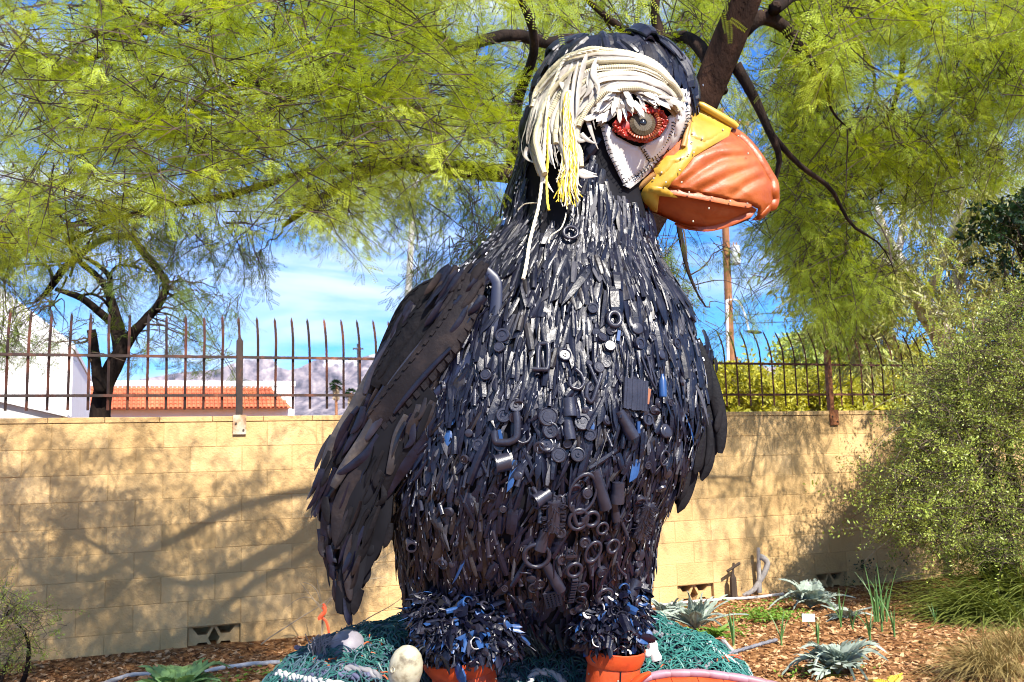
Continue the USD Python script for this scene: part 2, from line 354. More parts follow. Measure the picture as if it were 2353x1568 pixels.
for z in (1.99, 2.31):
    for a, b in ((-1.9, .755), (.795, 3.79), (3.83, 6.825), (6.875, 10.4)):
        fence.part('rail', box(a, b, FY - .033, FY - .0115, z - .011, z + .011), MAT['iron_look' if b < 4 else 'red_iron_look'])
for i, x in enumerate((.775, 3.812, 6.85)):
    post = fence.part('post', merge([box(x - .026, x + .026, .0, .052, 1.82, 2.45), tube([(x, .026, 2.449), (x, .026, 2.475)], [.024, .012], 8)]), MAT['iron_look'] if i == 0 else MAT['rust_look'], label='orange rusted square fence post' if i == 2 else None)
    fence.part('bracket_plate', box(x - .053, x + .053, -.026, -.0125, 1.665, 1.825), MAT['plate_look'] if i == 0 else MAT['rust_look'], parent=post)
    for dx, dz in ((-.03, .09), (.03, .035)):
        fence.part('bolt', tube([(x + dx, -.034, 1.665 + dz), (x + dx, -.0265, 1.665 + dz)], .009, 7), MAT['bolt_look'], parent=post)

# ---------------------------------------------------------------- mountains
def mountains():
    prof = np.array([(-900, 905), (-500, 880), (0, 900), (250, 885), (350, 868), (420, 856), (500, 850), (530, 838), (560, 827), (590, 826), (604, 818), (612, 830), (622, 821), (640, 845), (665, 852), (690, 846), (720, 830), (760, 822), (800, 830), (860, 815), (950, 806), (1100, 812), (1300, 820), (1500, 835), (1700, 840), (1900, 850), (2200, 865), (3200, 880)], float)
    d = ray(prof[:, 0], prof[:, 1]); az = np.arctan2(d[:, 0], d[:, 1]); tn = d[:, 2] / np.hypot(d[:, 0], d[:, 1])
    o = np.argsort(az); az, tn = az[o], tn[o]
    A = np.linspace(az[0] - .3, az[-1] + .3, 900); Rr = np.linspace(4200, 9500, 110)
    AA, RR = np.meshgrid(A, Rr, indexing='ij')
    T = np.interp(A, az, tn)[:, None]
    u = (RR - 4200) / (8000 - 4200)
    P = np.stack([RR * np.sin(AA), RR * np.cos(AA), 0 * AA], -1)
    rid = 1 - np.abs(2 * meshkit.fbm(P / 900, 5, 11) - 1)
    rid2 = 1 - np.abs(2 * meshkit.fbm(P / 330, 4, 17) - 1)
    base = np.clip(u, 0, 1.6)
    shape = np.where(base < 1, .12 + .88 * base ** 1.7, np.maximum(1 - (base - 1) * .8, 0))
    H = (T * 8000) * (shape * (.62 + .38 * rid ** 2) + .10 * (rid2 - .6) * np.clip(base * 2, 0, 1))
    H = np.where(np.abs(u - 1) < .06, np.maximum(H, T * 8000 * .985), H)
    H *= np.clip(u * 6, 0, 1)
    P[..., 2] = H - 3
    n, m = AA.shape; a, b = np.meshgrid(np.arange(n - 1), np.arange(m - 1), indexing='ij')
    return P.reshape(-1, 3), quads(np.stack([a * m + b, a * m + b + 1, (a + 1) * m + b + 1, (a + 1) * m + b], -1).reshape(-1, 4))
MAT['mountain_look'] = usdkit.material(stage, '/World/Looks/mountain_look', {
    'g': ('geometry', {}), 'sp': ('separate_xyz', {}), 'n': ('noise_texture', {'scale': .012, 'detail': 9.0, 'roughness': .65}), 'n2': ('noise_texture', {'scale': .0035, 'detail': 8.0, 'roughness': .6}),
    'r': ('rgb_ramp', {'ramp': [(.34, (.035, .03, .04)), (.45, (.12, .098, .115)), (.56, (.22, .18, .19)), (.68, (.36, .30, .28))]}),
    'sn': ('separate_xyz', {}), 'h': ('map_range', {'from_min': 520.0, 'from_max': 1050.0, 'to_min': -.28, 'to_max': .28, 'clamp': True}), 'ad': ('math', {'math_type': 'add'}),
    'snow': ('rgb_ramp', {'ramp': [(0, (0, 0, 0)), (.52, (0, 0, 0)), (.6, (.7, .7, .7)), (1, (1, 1, 1))]}), 'mx': ('mix', {'mix_type': 'mix', 'color2': (.8, .81, .84)}),
    'p': ('principled_bsdf', {'roughness': 1.0, 'specular_ior_level': 0.0})},
    [('g.position', 'n.vector'), ('g.position', 'n2.vector'), ('g.position', 'sp.vector'), ('n.fac', 'r.fac'), ('sp.z', 'h.value'), ('h.result', 'ad.value1'), ('n2.fac', 'ad.value2'), ('ad.value', 'snow.fac'), ('snow.color', 'mx.fac'), ('r.color', 'mx.color1'), ('mx.color', 'p.base_color')], surface='p.BSDF')
structure('mountains', mountains(), MAT['mountain_look'], 'rocky mountain range with snow patches on the horizon', smooth=True)

# ---------------------------------------------------------------- buildings beyond the wall
def prism(poly, y0, y1):
    """poly: (x, z) points anticlockwise as seen from -y, extruded from y0 to y1."""
    import trimesh
    g = trimesh.creation.extrude_polygon(Polygon(poly), y1 - y0, engine='earcut'); v = np.array(g.vertices)
    return np.stack([v[:, 0], y0 + v[:, 2], v[:, 1]], -1), np.array(g.faces)[:, ::-1]
Y = 16.0
hp = [at_y(x, y, Y) for x, y in ((168, 804), (-90, 604), (-420, 850))]
hx, hz = [p[0] for p in hp], [p[2] for p in hp]
house = Thing('white_gable_building', 'white building with a sloping gable end behind the fence at the left', 'building', (hx[1], Y, 0))
house.part('wall', prism([(hx[2], 0), (hx[0], 0), (hx[0], hz[0]), (hx[1], hz[1]), (hx[2], hz[2])], Y, Y + 9), MAT['white_stucco_look'])
e = .12
house.part('roof', merge([prism([(hx[0] + .03, hz[0] + .01), (hx[0] + .03, hz[0] + .13), (hx[1], hz[1] + .15), (hx[1], hz[1] + .01)], Y + .05, Y + 9.2), prism([(hx[1] - .002, hz[1] + .01), (hx[1] - .002, hz[1] + .15), (hx[2] - .3, hz[2] + .1), (hx[2] - .3, hz[2] - .02)], Y + .05, Y + 9.2)]), MAT['white_stucco_look'])
sp_ = [at_y(x, y, 9.0) for x, y in ((-60, 906), (140, 952), (150, 1010), (-60, 1010))]
shed = Thing('grey_lean_to', 'low pale grey lean-to with a sloping top in front of the white gable end', 'shed', (sp_[0][0], 9, 0))
shed.part('wall', prism([(sp_[0][0] - 1.5, 0), (sp_[1][0], 0), (sp_[1][0], sp_[1][2] - .03), (sp_[0][0], sp_[0][2] - .03), (sp_[0][0] - 1.5, sp_[0][2] - .03)], 9.0, 12.0), MAT['grey_roof_look'])
shed.part('roof', prism([(sp_[0][0], sp_[0][2] - .028), (sp_[1][0] + .1, sp_[1][2] - .05), (sp_[1][0] + .1, sp_[1][2]), (sp_[0][0], sp_[0][2] + .022)], 8.9, 12.1), MAT['white_stucco_look'])
Y = 40.0
a, b = at_y(172, 873, Y), at_y(676, 878, Y)
ztop = .5 * (a[2] + b[2])
store = Thing('white_flat_building', 'long white flat-roofed building with a red barrel tile strip behind the fence', 'building', (.5 * (a[0] + b[0]), Y, 0))
store.part('wall', box(a[0], b[0], Y, Y + 14, 0, ztop - .25), MAT['white_stucco_look'])
store.part('parapet', box(a[0] - .06, b[0] + .06, Y - .04, Y + 14.1, ztop - .248, ztop), MAT['white_stucco_look'])
tl, tr, bl_, br = at_y(170, 887, Y - .1), at_y(622, 894, Y - .1), at_y(168, 937, Y - 1.1), at_y(671, 940, Y - 1.1)
zt, zb_ = .5 * (tl[2] + tr[2]), .5 * (bl_[2] + br[2])
deck = store.part('tiled_roof', (np.array([[tl[0], Y - .02, zt], [tr[0], Y - .02, zt], [br[0], Y - 1.1, zb_], [bl_[0], Y - 1.1, zb_], [bl_[0], Y - .02, zb_], [br[0], Y - .02, zb_]]), np.vstack([quads([[0, 3, 2, 1], [3, 4, 5, 2]]), [[0, 4, 3], [1, 2, 5]]])), MAT['tile_look'])
rows, cols = 6, 48
pitch = (br[0] - bl_[0]) / cols
slope = np.array([0, -1.08, zb_ - zt]); L = np.linalg.norm(slope); sd = slope / L; sn = np.array([0, sd[2], -sd[1]])
sn = sn if sn[2] > 0 else -sn
tl_len = L / rows
ang = np.linspace(0, np.pi, 6)
extra = []
nt = 0
for r in range(rows):
    v0 = np.array([0, Y - .02, zt]) + sd * (r * tl_len)
    lim = np.interp(r + .5, [0, rows], [tr[0], br[0]])
    for c in range(cols):
        x = bl_[0] + (c + .5) * pitch
        if x + pitch * .3 > lim: continue
        o = v0 + np.array([x, 0, 0]); rr = pitch * .40 * (1 + RNG.normal(0, .04)); ln = tl_len * 1.12
        ring = np.stack([np.cos(ang) * rr, np.sin(ang) * rr * .9], -1)
        A_ = o + ring[:, :1] * [1, 0, 0] + ring[:, 1:] * sn + sn * .005; B_ = A_ * 1 + sd * ln + sn * .045
        B2 = o + (ring * .8)[:, :1] * [1, 0, 0] + (ring * .8)[:, 1:] * sn + sd * ln + sn * .03
        v = np.vstack([A_, B_, B2]); f = quads([[q, q + 6, q + 7, q + 1] for q in range(5)] + [[q + 6, q + 12, q + 13, q + 7] for q in range(5)])
        nt += 1
        if nt <= 290: store.part('roof_tile', (v, f), MAT['tile_look'], parent=deck)
        else: extra.append((v, f))
if extra: store.part('more_roof_tiles', merge(extra), MAT['tile_look'], parent=deck, kind='stuff')

# ---------------------------------------------------------------- poles, wires, lamp
def pole_between(pa, pb, Z, z_end=0.0):
    A_, B_ = at_depth(pa[0], pa[1], Z), at_depth(pb[0], pb[1], Z)
    t = (z_end - A_[2]) / (B_[2] - A_[2]); return A_, A_ + (B_ - A_) * t
A_, B_ = pole_between((957, 340), (937, 690), 24)
lp = Thing('light_pole', 'tall pale metal light pole rising beyond the fence left of the bird', 'light pole', B_)
lp.part('shaft', tube(smooth_path([A_, B_], 5), np.linspace(.075, .1, 5), 12), MAT['metal_pole_look'], smooth=40)
lp.part('base_collar', tube([B_ + [0, 0, .25], B_], .17, 12), MAT['metal_pole_look'], smooth=40)
lp.part('lamp_arm', tube(smooth_path([A_, A_ + [.5, 0, .5], A_ + [1.6, 0, .65]], 8), .045, 8), MAT['metal_pole_look'], smooth=40)
A_, B_ = pole_between((1656, 250), (1684, 945), 38)
up_ = Thing('utility_pole', 'brown wooden utility pole carrying a grey transformer below the beak', 'utility pole', B_)
up_.part('shaft', tube(smooth_path([A_, B_], 8), np.linspace(.12, .19, 8), 12), MAT['wood_pole_look'], smooth=40)
up_.part('crossarm', box(A_[0] - 1.2, A_[0] + 1.2, A_[1] - .17, A_[1] - .06, A_[2] - .6, A_[2] - .47), MAT['wood_pole_look'])
cz = at_depth(1690, 586, 37.8)
can = up_.part('transformer', place(lathe([(0, -.38), (.17, -.38), (.19, -.34), (.19, .28), (.21, .29), (.21, .33), (.15, .37), (0, .39)], 18), cz, (1, 0, 0), (0, 1, 0), (0, 0, 1)), MAT['transformer_look'], smooth=40)
for dx in (-.07, .07):
    up_.part('bushing', place(lathe([(0, 0), (.03, 0), (.025, .05), (.035, .07), (.022, .11), (.03, .13), (0, .17)], 8), cz + [dx, 0, .36], (1, 0, 0), (0, 1, 0), (0, 0, 1)), MAT['wood_pole_look'], parent=can)
up_.part('hanger', box(cz[0] - .3, cz[0] - .1, cz[1] - .04, cz[1] + .04, cz[2] + .1, cz[2] + .16), MAT['bolt_look'])
A2, B2 = pole_between((1694, 820), (1701, 945), 37)
up_.part('cable_conduit', tube([A2, B2], .035, 6), MAT['wood_pole_look'])
for w_, (p, q, sag) in enumerate((((1664, 641), (2420, 572), 9), ((1668, 744), (2420, 690), 10), ((1668, 726), (2420, 655), 8), ((1676, 755), (1490, 860), 2), ((1680, 770), (1500, 905), 2))):
    s_ = np.linspace(0, 1, 16); X_ = p[0] + (q[0] - p[0]) * s_; Y_ = p[1] + (q[1] - p[1]) * s_ + 4 * sag * s_ * (1 - s_)
    solo('power_line', tube(at_depth(X_, Y_, 38 + 2 * s_), .016, 4), MAT['wire_look'], ['topmost dark power line running right from the utility pole', 'lowest dark power line running right from the utility pole', 'middle thin power line running right from the utility pole', 'short guy wire slanting left from the utility pole', 'lower guy wire slanting left from the utility pole'][w_], 'power line', at_depth(p[0], p[1], 38))
A_, B_ = pole_between((1670, 690), (1676, 946), 30)
sl = Thing('street_lamp', 'thin white street lamp pole with a dark cobra head beside the utility pole', 'street lamp', B_)
sl.part('shaft', tube([A_, B_], .045, 8), MAT['white_stucco_look'])
hd = at_depth(1733, 763, 30)
sl.part('arm', tube(smooth_path([A_, A_ + [.3, 0, .03], hd + [-.2, 0, .04]], 8), .03, 6), MAT['metal_pole_look'])
sl.part('lamp_head', place(blob(1, 2), hd, (.3, 0, -.02), (0, .12, 0), (0, 0, .06)), MAT['wire_look'], smooth=True)
A_, B_ = pole_between((823, 790), (825, 905), 110)
fp = Thing('distant_pole', 'thin dark distant utility pole beside the palms', 'utility pole', B_)
fp.part('shaft', tube([A_, B_], .16, 6), MAT['wire_look'])
fp.part('crossarm', box(A_[0] - .6, A_[0] + .6, A_[1] - .1, A_[1] + .1, A_[2] - .7, A_[2] - .5), MAT['wire_look'])

# ---------------------------------------------------------------- far palms
def palm(vx, vy, vb, Z, label, r):
    top, bot = pole_between((vx, vy), (vx + 1, vb), Z)
    t = Thing('fan_palm', label, 'palm tree', bot, 'distant fan palms')
    t.part('trunk', tube(smooth_path([top, bot], 6), np.linspace(.2, .3, 6), 8), MAT['wood_pole_look'], smooth=40)
    rg = np.random.default_rng(int(vx)); fr, dead = [], []
    for k in range(46):
        th, el = rg.uniform(0, 2 * np.pi), rg.uniform(-.7, 1.4); d = np.array([math.cos(th) * math.cos(el), math.sin(th) * math.cos(el), math.sin(el)])
        side = nrm(np.cross(d, [0, 0, 1.0]))
        for s_ in np.linspace(-.5, .5, 7):
            e_ = nrm(d + side * s_) * r * (1 - abs(s_) * .3) + [0, 0, -.25 * r]
            w = side * .05 * r
            fr.append((np.array([top + d * r * .25, top + (d * .3 + e_ / r * .35) * r + w, top + e_, top + (d * .3 + e_ / r * .35) * r - w]), np.array([[0, 1, 2], [0, 2, 3]])))
    for k in range(60):
        th = rg.uniform(0, 2 * np.pi); d = np.array([math.cos(th), math.sin(th), 0]); o = top - [0, 0, rg.uniform(.1, r * 1.2)]
        dead.append((np.array([o, o + d * .45 * r - [0, 0, .5 * r], o + d * .2 * r - [0, 0, .75 * r]]), np.array([[0, 1, 2]])))
    t.part('crown', merge(fr), MAT['dark_leaf_look']); t.part('dead_fronds', merge(dead), MAT['dry_twig_look'])
palm(772, 884, 955, 150, 'taller fan palm standing before the mountains', 1.35)
palm(806, 903, 955, 150, 'shorter fan palm right of the taller one', 1.2)
# ---------------------------------------------------------------- the air: faint haze that pales the mountains
HAZE_M = usdkit.material(stage, '/World/Looks/haze_look', {'v': ('principled_volume', {'color': (.80, .88, 1.0), 'density': 2.4e-5, 'anisotropy': .2})}, [], volume='v.volume')
hz_ = box(-12600, 12600, -12600, 12600, -8, 1250)
tag(usdkit.mesh(stage, '/World/haze', hz_, HAZE_M).GetPrim(), 'thin bluish haze in front of the distant mountains', 'haze', None, 'stuff')

# ================================================================ foliage shapes
def leaflet(o, d, n, l, w):
    s = np.cross(n, d); return np.array([o, o + d * l * .5 + s * w * .5, o + d * l, o + d * l * .5 - s * w * .5]), np.array([[0, 1, 2], [0, 2, 3]])
def mesquite_spray(seed, fronds=9, L=.27):
    r = np.random.default_rng(seed); out = []
    for k in range(fronds):
        u = (k + .6) / fronds; o = np.array([L * u, 0, -.10 * u * u * L])
        th = r.uniform(0, 2 * np.pi); d = nrm(np.array([.75, math.cos(th) * .8, math.sin(th) * .55 - .25]))
        o2 = o + d * .022
        sd = nrm(np.cross(d, [0.05, .1, 1.0])); nn = np.cross(sd, d)
        for s in (-1, 1):
            a = nrm(d + sd * s * r.uniform(.25, .5)); l = r.uniform(.062, .092); m = 11
            b = nrm(np.cross(nn, a))
            for q in range(m):
                w = q / (m - 1); p = o2 + a * (l * (.12 + .88 * w)) + nn * (-.12 * l * w * w)
                for s2 in (-1, 1):
                    dd = nrm(b * s2 + a * .35 + nn * r.normal(0, .12)); out.append(leaflet(p, dd, nrm(nn + r.normal(0, .2, 3)), (.0115 - .004 * abs(w - .45)) * r.uniform(.85, 1.1), .0036))
    return merge(out)
def small_leaf_spray(seed, n=34, L=.3, l=.022, w=.011, curl=.5):
    r = np.random.default_rng(seed); out = []
    for k in range(n):
        u = r.uniform(.05, 1); o = np.array([L * u, 0, -.2 * L * u * u]); th = r.uniform(0, 2 * np.pi)
        d = nrm(np.array([r.uniform(.1, .9), math.cos(th), math.sin(th)]))
        o = o + d * r.uniform(0, .03)
        out.append(leaflet(o, d, nrm(np.cross(d, r.normal(0, 1, 3))), l * r.uniform(.6, 1.3), w * r.uniform(.7, 1.2)))
    return merge(out)
def gum_spray(seed, n=26, L=.6):
    r = np.random.default_rng(seed); out = []
    for k in range(n):
        u = r.uniform(.05, 1); o = np.array([L * u, 0, 0.]); th = r.uniform(0, 2 * np.pi)
        d = nrm(np.array([.7, math.cos(th) * .55, math.sin(th) * .55])); out.append(leaflet(o + r.normal(0, .03, 3), d, nrm(np.cross(d, r.normal(0, 1, 3))), r.uniform(.10, .17), .02))
    return merge(out)
MESQ = [mesquite_spray(k) for k in range(6)]
SMALL = [small_leaf_spray(20 + k) for k in range(5)]
FINE = [small_leaf_spray(80 + k, 60, .34, .017, .0075) for k in range(5)]
GUM = [gum_spray(40 + k) for k in range(5)]
BIGL = [small_leaf_spray(60 + k, 40, .5, .09, .05) for k in range(4)]

def sample_poly(poly, n, rng, gap=0.0, gscale=120.0, seed=1):
    """n spots of the picture inside poly, thinned by noise (gap 0..1)."""
    P = Polygon(poly); x0, y0, x1, y1 = P.bounds; got = np.zeros((0, 2))
    while len(got) < n:
        q = rng.uniform((x0, y0), (x1, y1), (4 * n, 2)); ok = shapely.contains_xy(P, q[:, 0], q[:, 1])
        if gap: ok &= meshkit.fbm(np.c_[q / gscale, 0 * q[:, 0]], 3, seed) > rng.uniform(gap - .12, gap + .12, len(q))
        got = np.vstack([got, q[ok]])
    return got[:n]
def spray_frames(n, rng, droop=.55, out=None):
    d = rng.normal(0, 1, (n, 3)); d[:, 2] = d[:, 2] * .45 - droop
    if out is not None: d += out
    X = nrm(d); g = rng.normal(0, .35, (n, 3)) + [0, 0, 1.0]; Y = nrm(np.cross(g, X)); Z = np.cross(X, Y)
    return X, Y, Z
def foliage(tree, name, O, protos, mat, rng, size=1.0, svar=.25, droop=.55, twigs=None, tl=.27, out=None):
    n = len(O); X, Y_, Z = spray_frames(n, rng, droop, out); S = size * np.exp(rng.normal(0, svar, n))
    path = tree.path + '/' + numbered(tree.path, name)
    instancer(path, protos, [mat] * len(protos), O - tree.base, basis_quats(X, Y_, Z), S, rng.integers(0, len(protos), n))
    if twigs:
        a = np.linspace(-.45, 1, 4)[None, :, None]; L = (tl * S)[:, None, None]
        P = O[:, None] + X[:, None] * a * L + np.array([0, 0, -1.0]) * (.12 * L * np.maximum(a, 0) ** 2) + rng.normal(0, .012, (n, 4, 3)) * (S / max(size, .01))[:, None, None]
        tree.part(twigs, many_tubes(P, np.array([.0034, .0028, .002, .0009]) * min(size, 2.2)), MAT['twig_look'], kind='stuff')
    return X
def many_tubes(P, r):
    """P (n, k, 3) three-sided tubes joined in one mesh."""
    n, k, _ = P.shape; t = nrm(np.gradient(P, axis=1)); g = np.where(np.abs(t[..., 2:]) < .9, [0, 0, 1.0], [1.0, 0, 0]); a = nrm(np.cross(t, g)); b = np.cross(t, a)
    r = np.broadcast_to(np.asarray(r, float), (n, k)); ang = np.arange(3) * 2 * np.pi / 3
    V = P[:, :, None] + r[..., None, None] * (np.cos(ang)[None, None, :, None] * a[:, :, None] + np.sin(ang)[None, None, :, None] * b[:, :, None])
    i, j = np.meshgrid(np.arange(k - 1), np.arange(3), indexing='ij'); q = quads(np.stack([i * 3 + j, i * 3 + (j + 1) % 3, (i + 1) * 3 + (j + 1) % 3, (i + 1) * 3 + j], -1).reshape(-1, 4))
    return V.reshape(-1, 3), (q[None] + (np.arange(n) * k * 3)[:, None, None]).reshape(-1, 3)
def limb(pts, n=14, sides=9, rough=.06, rng=None):
    """pts: (vx, vy, depth, radius)"""
    q = smooth_path(np.array([[*at_depth(p[0], p[1], p[2]), p[3]] for p in pts]), n)
    v, f = tube(q[:, :3], q[:, 3], sides)
    c = np.repeat(q[:, :3], sides, axis=0); k = len(c)
    v[:k] = c + (v[:k] - c) * (1 + rough * 4 * (meshkit.fbm(v[:k] * 9, 2, 4) - .5))[:, None]
    return (v, f), q
def twig_net(tree, name, O, starts, rng, n, r0=.012, mat='twig_look', sag=.1, spread=.35, k=9):
    """thin branches from the limbs to spots of the crown, bending and tapering"""
    pick = O[rng.choice(len(O), n, replace=False)]; S = np.vstack(starts)
    P = []
    for p in pick:
        d = np.linalg.norm(S - p, axis=1); near = np.argsort(d)[:6]; s = S[rng.choice(near)]
        s = p + (s - p) * min(1, 1.5 / max(np.linalg.norm(s - p), 1e-6))
        u = np.linspace(0, 1, k)[:, None]; c = rng.normal(0, 1, 3) * spread * np.linalg.norm(s - p) * .5
        P.append(s + (p - s) * u + 4 * u * (1 - u) * (c * .5 + [0, 0, sag]) + np.cumsum(rng.normal(0, .022, (k, 3)), 0) * np.sin(np.pi * u))
    rr = np.linspace(1, .16, k)[None] * (r0 * rng.uniform(.35, 1.0, (n, 1)))
    tree.part(name, many_tubes(np.array(P), rr), MAT[mat], kind='stuff')

# ================================================================ the big mesquite whose crown roofs the scene
rm = np.random.default_rng(21)
mq = Thing('mesquite_tree', 'big mesquite with bright yellow-green crown and dark slanting trunk behind the head', 'tree', at_z(1300, 1370, 0))
base = mq.base
foot = np.array([to_pix(base)[0], to_pix(base)[1]])
Zb = (base - C0) @ CF
trunk, tq = limb([(foot[0], foot[1] + 12, Zb, .17), (1330, 1000, 7.6, .14), (1400, 700, 7.2, .135), (1530, 420, 7.0, .13), (1622, 220, 6.9, .115), (1676, 90, 6.8, .122), (1724, -40, 6.7, .11), (1780, -260, 6.5, .10), (1780, -600, 6.0, .06)], 26, 12)
mq.part('trunk', trunk, MAT['brown_bark_look'], smooth=True)
LIMBS = [
    [(1705, 70, 6.8, .07), (1760, 40, 6.8, .055), (1805, 65, 6.9, .045), (1850, 130, 7.0, .04), (1868, 145, 7.0, .03)],
    [(1690, 150, 6.85, .045), (1740, 240, 6.9, .034), (1772, 310, 6.9, .028), (1790, 380, 7.0, .02), (1775, 440, 7.05, .014), (1770, 490, 7.1, .006)],
    [(1765, 300, 6.9, .024), (1850, 390, 7.2, .02), (1905, 430, 7.5, .017), (1960, 520, 7.8, .012), (2020, 560, 8, .007), (2060, 640, 8.2, .003)],
    [(1655, 215, 6.9, .06), (1600, 100, 7.1, .05), (1555, 85, 7.3, .045), (1500, 95, 7.4, .05), (1420, 60, 7.4, .03), (1330, -20, 7.3, .02)],
    [(1525, 125, 7.35, .06), (1515, 80, 7.4, .05), (1505, 30, 7.4, .035), (1520, -40, 7.4, .03)],
    [(1560, 130, 7.3, .06), (1450, 150, 7.2, .05), (1330, 95, 6.8, .05), (1260, 100, 6.5, .045), (1180, 80, 6.2, .04), (1050, 115, 5.9, .032), (1000, 130, 5.7, .02)],
    [(1420, 620, 7.3, .085), (1300, 430, 7.0, .075), (1180, 402, 6.7, .07), (1120, 396, 6.5, .065), (1000, 385, 6.2, .055), (890, 378, 5.9, .04), (740, 455, 5.8, .028), (650, 520, 5.8, .012)],
    [(1010, 386, 6.2, .045), (1000, 300, 5.8, .035), (880, 215, 5.4, .03), (700, 205, 5.0, .024), (560, 190, 4.8, .02), (430, 240, 4.7, .012)],
    [(1180, 400, 6.7, .05), (1190, 230, 6.3, .04), (1225, 130, 6.0, .03), (1180, -30, 5.6, .025)],
    [(890, 378, 5.9, .03), (700, 400, 5.6, .024), (500, 455, 5.6, .022), (330, 485, 5.7, .016), (150, 560, 5.9, .01)],
    [(1050, 115, 5.9, .035), (800, -20, 5.4, .03), (560, -60, 5.0, .03), (300, 75, 4.9, .026), (200, 80, 4.9, .018)],
    [(300, 75, 4.9, .022), (240, 120, 4.9, .018), (100, 180, 5.0, .012)],
    [(560, -60, 5.0, .024), (350, 50, 4.7, .016), (230, 10, 4.5, .01)],
    [(1780, 20, 6.7, .05), (1900, -40, 7.6, .045), (2060, 20, 9.2, .04), (2190, 110, 10, .034), (2300, 150, 10.5, .025), (2380, 260, 11, .012)],
    [(2060, 20, 9.2, .032), (2075, 150, 9.5, .028), (2050, 280, 9.8, .02), (2090, 370, 10, .014), (2080, 470, 10, .006)],
    [(1990, 0, 8.6, .03), (1975, 90, 8.9, .022), (2010, 190, 9.2, .014), (1990, 260, 9.4, .006)],
    [(1868, 145, 7.0, .022), (1895, 180, 7.6, .016), (1915, 260, 8.2, .011), (1960, 300, 8.6, .004)],
    [(1560, 520, 7.2, .02), (1575, 600, 7.1, .016), (1610, 690, 7.0, .006)],
]
pts = [tq[8:, :3]]
for L_ in LIMBS:
    m, q = limb(L_, 16, 8); mq.part('limb', m, MAT['bark_look'], smooth=True); pts.append(q[4:, :3])
def cloud(poly, n, z0, z1, gap=0.0, gs=120.0, seed=1):
    q = sample_poly(poly, n, rm, gap, gs, seed); return at_depth(q[:, 0], q[:, 1], rm.uniform(z0, z1, n))
crownA = cloud([(-150, -150), (1240, -150), (1215, 60), (1195, 330), (1090, 400), (960, 410), (880, 450), (770, 520), (690, 470), (560, 520), (430, 450), (330, 440), (220, 500), (120, 520), (-150, 600)], 2100, 3.8, 5.6, .40, 150, 3)
LGAPS = ((235, 395, 60, 40), (350, 330, 50, 35), (425, 420, 45, 30), (120, 80, 50, 35), (1085, 40, 75, 55), (1180, 150, 40, 60), (560, 440, 50, 30), (230, 140, 40, 28), (700, 300, 35, 25), (60, 330, 45, 35), (850, 110, 40, 25))
def left_gaps(O):
    u_, v_ = to_pix(O); g = np.zeros(len(O), bool)
    for a_, b_, c_, d_ in LGAPS: g |= ((u_ - a_) / (c_ * 1.25)) ** 2 + ((v_ - b_) / (d_ * 1.25)) ** 2 < 1
    return O[~g | (rm.uniform(0, 1, len(O)) < .2)]
crownA = left_gaps(crownA)
u_, v_ = to_pix(crownA); far_ = (u_ > 1040) & (v_ > -60)
crownA[far_] = at_depth(u_[far_], v_[far_], rm.uniform(5.4, 6.6, far_.sum()))
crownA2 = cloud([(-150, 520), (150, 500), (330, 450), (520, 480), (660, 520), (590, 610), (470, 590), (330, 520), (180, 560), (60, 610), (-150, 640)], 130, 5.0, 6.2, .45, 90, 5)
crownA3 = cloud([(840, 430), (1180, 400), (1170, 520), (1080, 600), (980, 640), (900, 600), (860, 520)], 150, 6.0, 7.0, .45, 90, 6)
above = cloud([(-700, -1000), (1150, -1000), (1240, -120), (-700, -120)], 170, 3.6, 5.6, .5, 200, 8)
crownD = cloud([(1500, -150), (2550, -150), (2550, 400), (2330, 380), (2180, 460), (2080, 580), (1990, 720), (1900, 730), (1850, 650), (1780, 600), (1720, 520), (1800, 430), (1780, 330), (1710, 250), (1700, 120)], 4300, 8.9, 12.5, .455, 170, 9)
GAPS = ((1755, 120, 62, 75), (1765, 262, 48, 60), (2062, 425, 70, 45), (1945, 215, 40, 45), (2160, 300, 45, 35), (1480, 20, 60, 40))
def open_gaps(O):
    u_, v_ = to_pix(O); g = np.zeros(len(O), bool)
    for a_, b_, c_, d_ in GAPS: g |= ((u_ - a_) / c_) ** 2 + ((v_ - b_) / d_) ** 2 < 1
    return O[~g | (rm.uniform(0, 1, len(O)) < .12)]
crownD = open_gaps(crownD)
crownD2 = cloud([(1720, -150), (2550, -150), (2550, 250), (2100, 200), (1900, 160), (1760, 90)], 420, 6.6, 8.6, .46, 110, 10)
crownE = cloud([(1150, -150), (1700, -150), (1680, 60), (1640, 230), (1560, 160), (1450, 70), (1300, 90), (1200, 180)], 420, 7.2, 9.0, .46, 90, 12)
crownE = open_gaps(crownE)
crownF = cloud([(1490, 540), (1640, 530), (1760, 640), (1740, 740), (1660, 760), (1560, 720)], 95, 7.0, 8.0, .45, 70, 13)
right_up = cloud([(1450, -700), (2600, -700), (2600, -140), (1450, -140)], 120, 6.2, 8.0, .5, 200, 14)
foliage(mq, 'crown', np.vstack([crownA, above]), MESQ, MAT['mesquite_leaf_look'], rm, 1.0, .22, .35, 'twigs')
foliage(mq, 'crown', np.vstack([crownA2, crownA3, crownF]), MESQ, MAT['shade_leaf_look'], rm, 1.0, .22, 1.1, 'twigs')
foliage(mq, 'crown', np.vstack([crownD, crownD2, crownE, right_up]), MESQ, MAT['mesquite_leaf_look'], rm, 1.5, .25, .8, 'twigs')
twig_net(mq, 'branchlets', np.vstack([crownA, crownA2, crownA3]), pts, rm, 210, .0085, spread=.6)
twig_net(mq, 'branchlets', np.vstack([crownD, crownE, crownF]), pts, rm, 240, .011, spread=.55)

